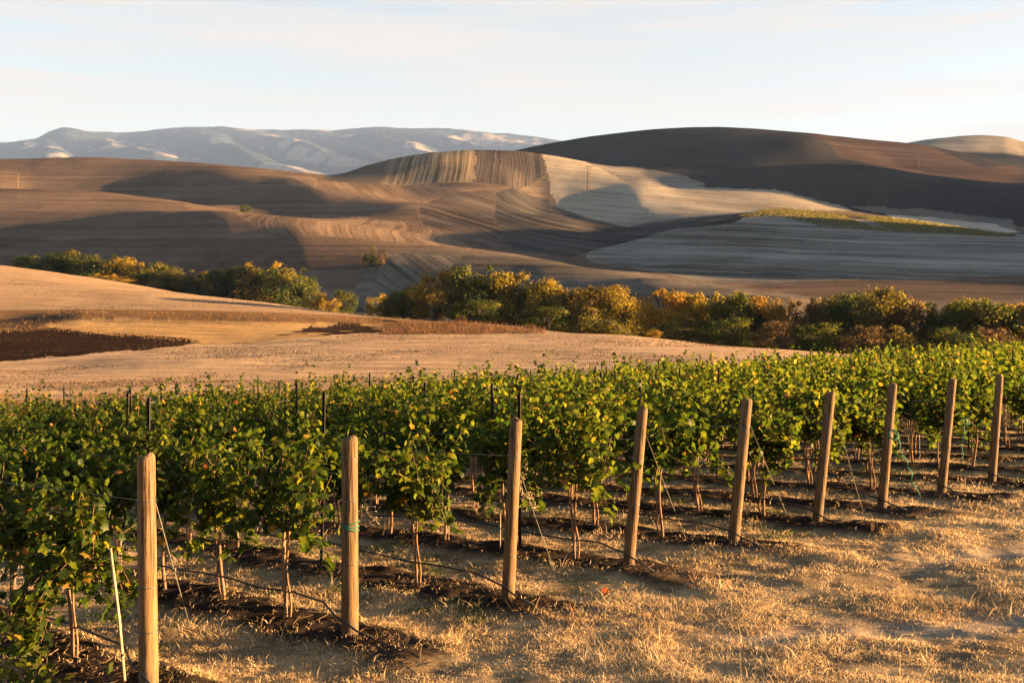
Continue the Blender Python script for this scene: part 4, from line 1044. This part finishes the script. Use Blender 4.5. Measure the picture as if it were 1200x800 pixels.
for i, (px, yt, w, D, kind, lab) in enumerate(B_):
    plant_tree(px, yt, w, D, kind, 2, "bush", lab, "bush", "bushes about the valley")

# ------------------------------------------------------------------ vineyard on the far hill
def far_vineyard():
    g = np.random.default_rng(8); n = 60000
    D = g.uniform(670, 880, n); PXs = g.uniform(850, 1215, n)
    X = (PXs - 600) / FPX * D
    q = np.round((X * 0.55 + D) / 4.2) * 4.2; D = D + (q - (X * 0.55 + D)) + g.normal(0, .35, n)
    PXs = 600 + X / D * FPX
    Z = ground_z(X, D); yp = HORIZON - (Z - CAMZ) / D * FPX
    k = inpoly(PXs, yp, [(862,255),(900,246.5),(930,244),(1000,250),(1060,257),(1130,268),(1215,281),(1215,293),(1150,284),(1100,278),(1040,273),(960,265),(910,254)])
    k &= ~inpoly(PXs, yp, [(985,253),(1000,253),(1042,267),(1020,267)]) & (g.random(n) < 0.75)
    X, D, Z = X[k], D[k], Z[k]; n = len(X)
    pos = np.stack([X, D, Z + g.uniform(0.3, 1.9, n)], 1)
    V, F, T = leaves(pos, g.normal(0, 1, (n, 3)) + np.array((0.2, -.3, .4)), g.uniform(0.6, 1.1, n), 0.25 + g.beta(2, 2.4, n) * 0.6, QUAD, QUAD_F, g)
    tag(mesh_obj("hillside_vines", mesh_np("hillside_vines", V, F, 3, False, {"tint": T}), MAT_TREE['olive']), "green vine rows on the crest of the far right hill", "vines", kind="stuff")
far_vineyard()

# ------------------------------------------------------------------ power poles
MAT_POLE, _nt, _b = new_mat("power_pole_wood", 0.9, 0.1); _b.inputs['Base Color'].default_value = (0.17, 0.10, 0.055, 1)
def pole(px, ytop, D, kind, lab):
    b = at(px, D); H = CAMZ + (HORIZON - ytop) / FPX * D - b.z
    root = empty("power_pole", b, 0.0)
    xs = [0.0] if kind == 'single' else [-1.7, 1.7]
    for x in xs:
        mesh_obj("pole_shaft", pymesh("pole_shaft", tube([(x, 0, -1.5), (x * 0.9, 0, H * .5), (x * 0.82, 0, H)], [0.34, 0.29, 0.22], 8)), MAT_POLE, root)
    w = 3.0 if kind == 'single' else 7.5
    mesh_obj("cross_arm", pymesh("cross_arm", box((0, -0.35, H - 1.1), w, 0.28, 0.32), False), MAT_POLE, root)
    for x in np.linspace(-w/2 + .2, w/2 - .2, 3):
        mesh_obj("insulator", pymesh("insulator", tube([(x, -0.35, H - .94), (x, -.35, H - .3)], [0.10, 0.14], 6)), MAT_WIRE, root)
    if kind != 'single':
        mesh_obj("brace", pymesh("brace", merge([tube([(-1.6, .1, H * .45), (1.45, .1, H - 1.6)], 0.10, 5), tube([(1.6, .2, H * .45), (-1.45, .2, H - 1.6)], 0.10, 5)])), MAT_POLE, root)
    tag(root, lab, "power pole", "power poles on the hills")
pole(21, 203, 775, 'single', "single power pole on the left spur at the photo's left edge")
pole(369, 206, 860, 'single', "thin power pole in the shaded hollow left of the striped hill")
pole(690, 194, 965, 'double', "twin legged power pole standing on the pale stubble hill")
pole(1075, 181.5, 1210, 'double', "twin legged power pole on the brown patch of the dark hill")
# ------------------------------------------------------------------ haze
def build_haze():
    me = bpy.data.meshes.new("haze")
    x0, x1, y0, y1, z0, z1 = -16500, 5300, -300, 14500, -500, 1900
    V = [(x, y, z) for x in (x0, x1) for y in (y0, y1) for z in (z0, z1)]
    F = [(0,1,3,2),(4,6,7,5),(0,4,5,1),(2,3,7,6),(0,2,6,4),(1,5,7,3)]
    me.from_pydata(V, [], F); me.update()
    m = bpy.data.materials.new("haze"); m.use_nodes = True; nt = m.node_tree
    nt.nodes.remove(nt.nodes["Principled BSDF"])
    v = nt.nodes.new("ShaderNodeVolumePrincipled")
    v.inputs['Color'].default_value = (0.36, 0.54, 1.0, 1)
    v.inputs['Density'].default_value = 2.9e-5
    v.inputs['Anisotropy'].default_value = 0.0
    nt.links.new(v.outputs[0], nt.nodes["Material Output"].inputs['Volume'])
    o = mesh_obj("haze", me, m); tag(o, "pale blue haze in the air over the hills", "haze", kind="stuff")
build_haze()
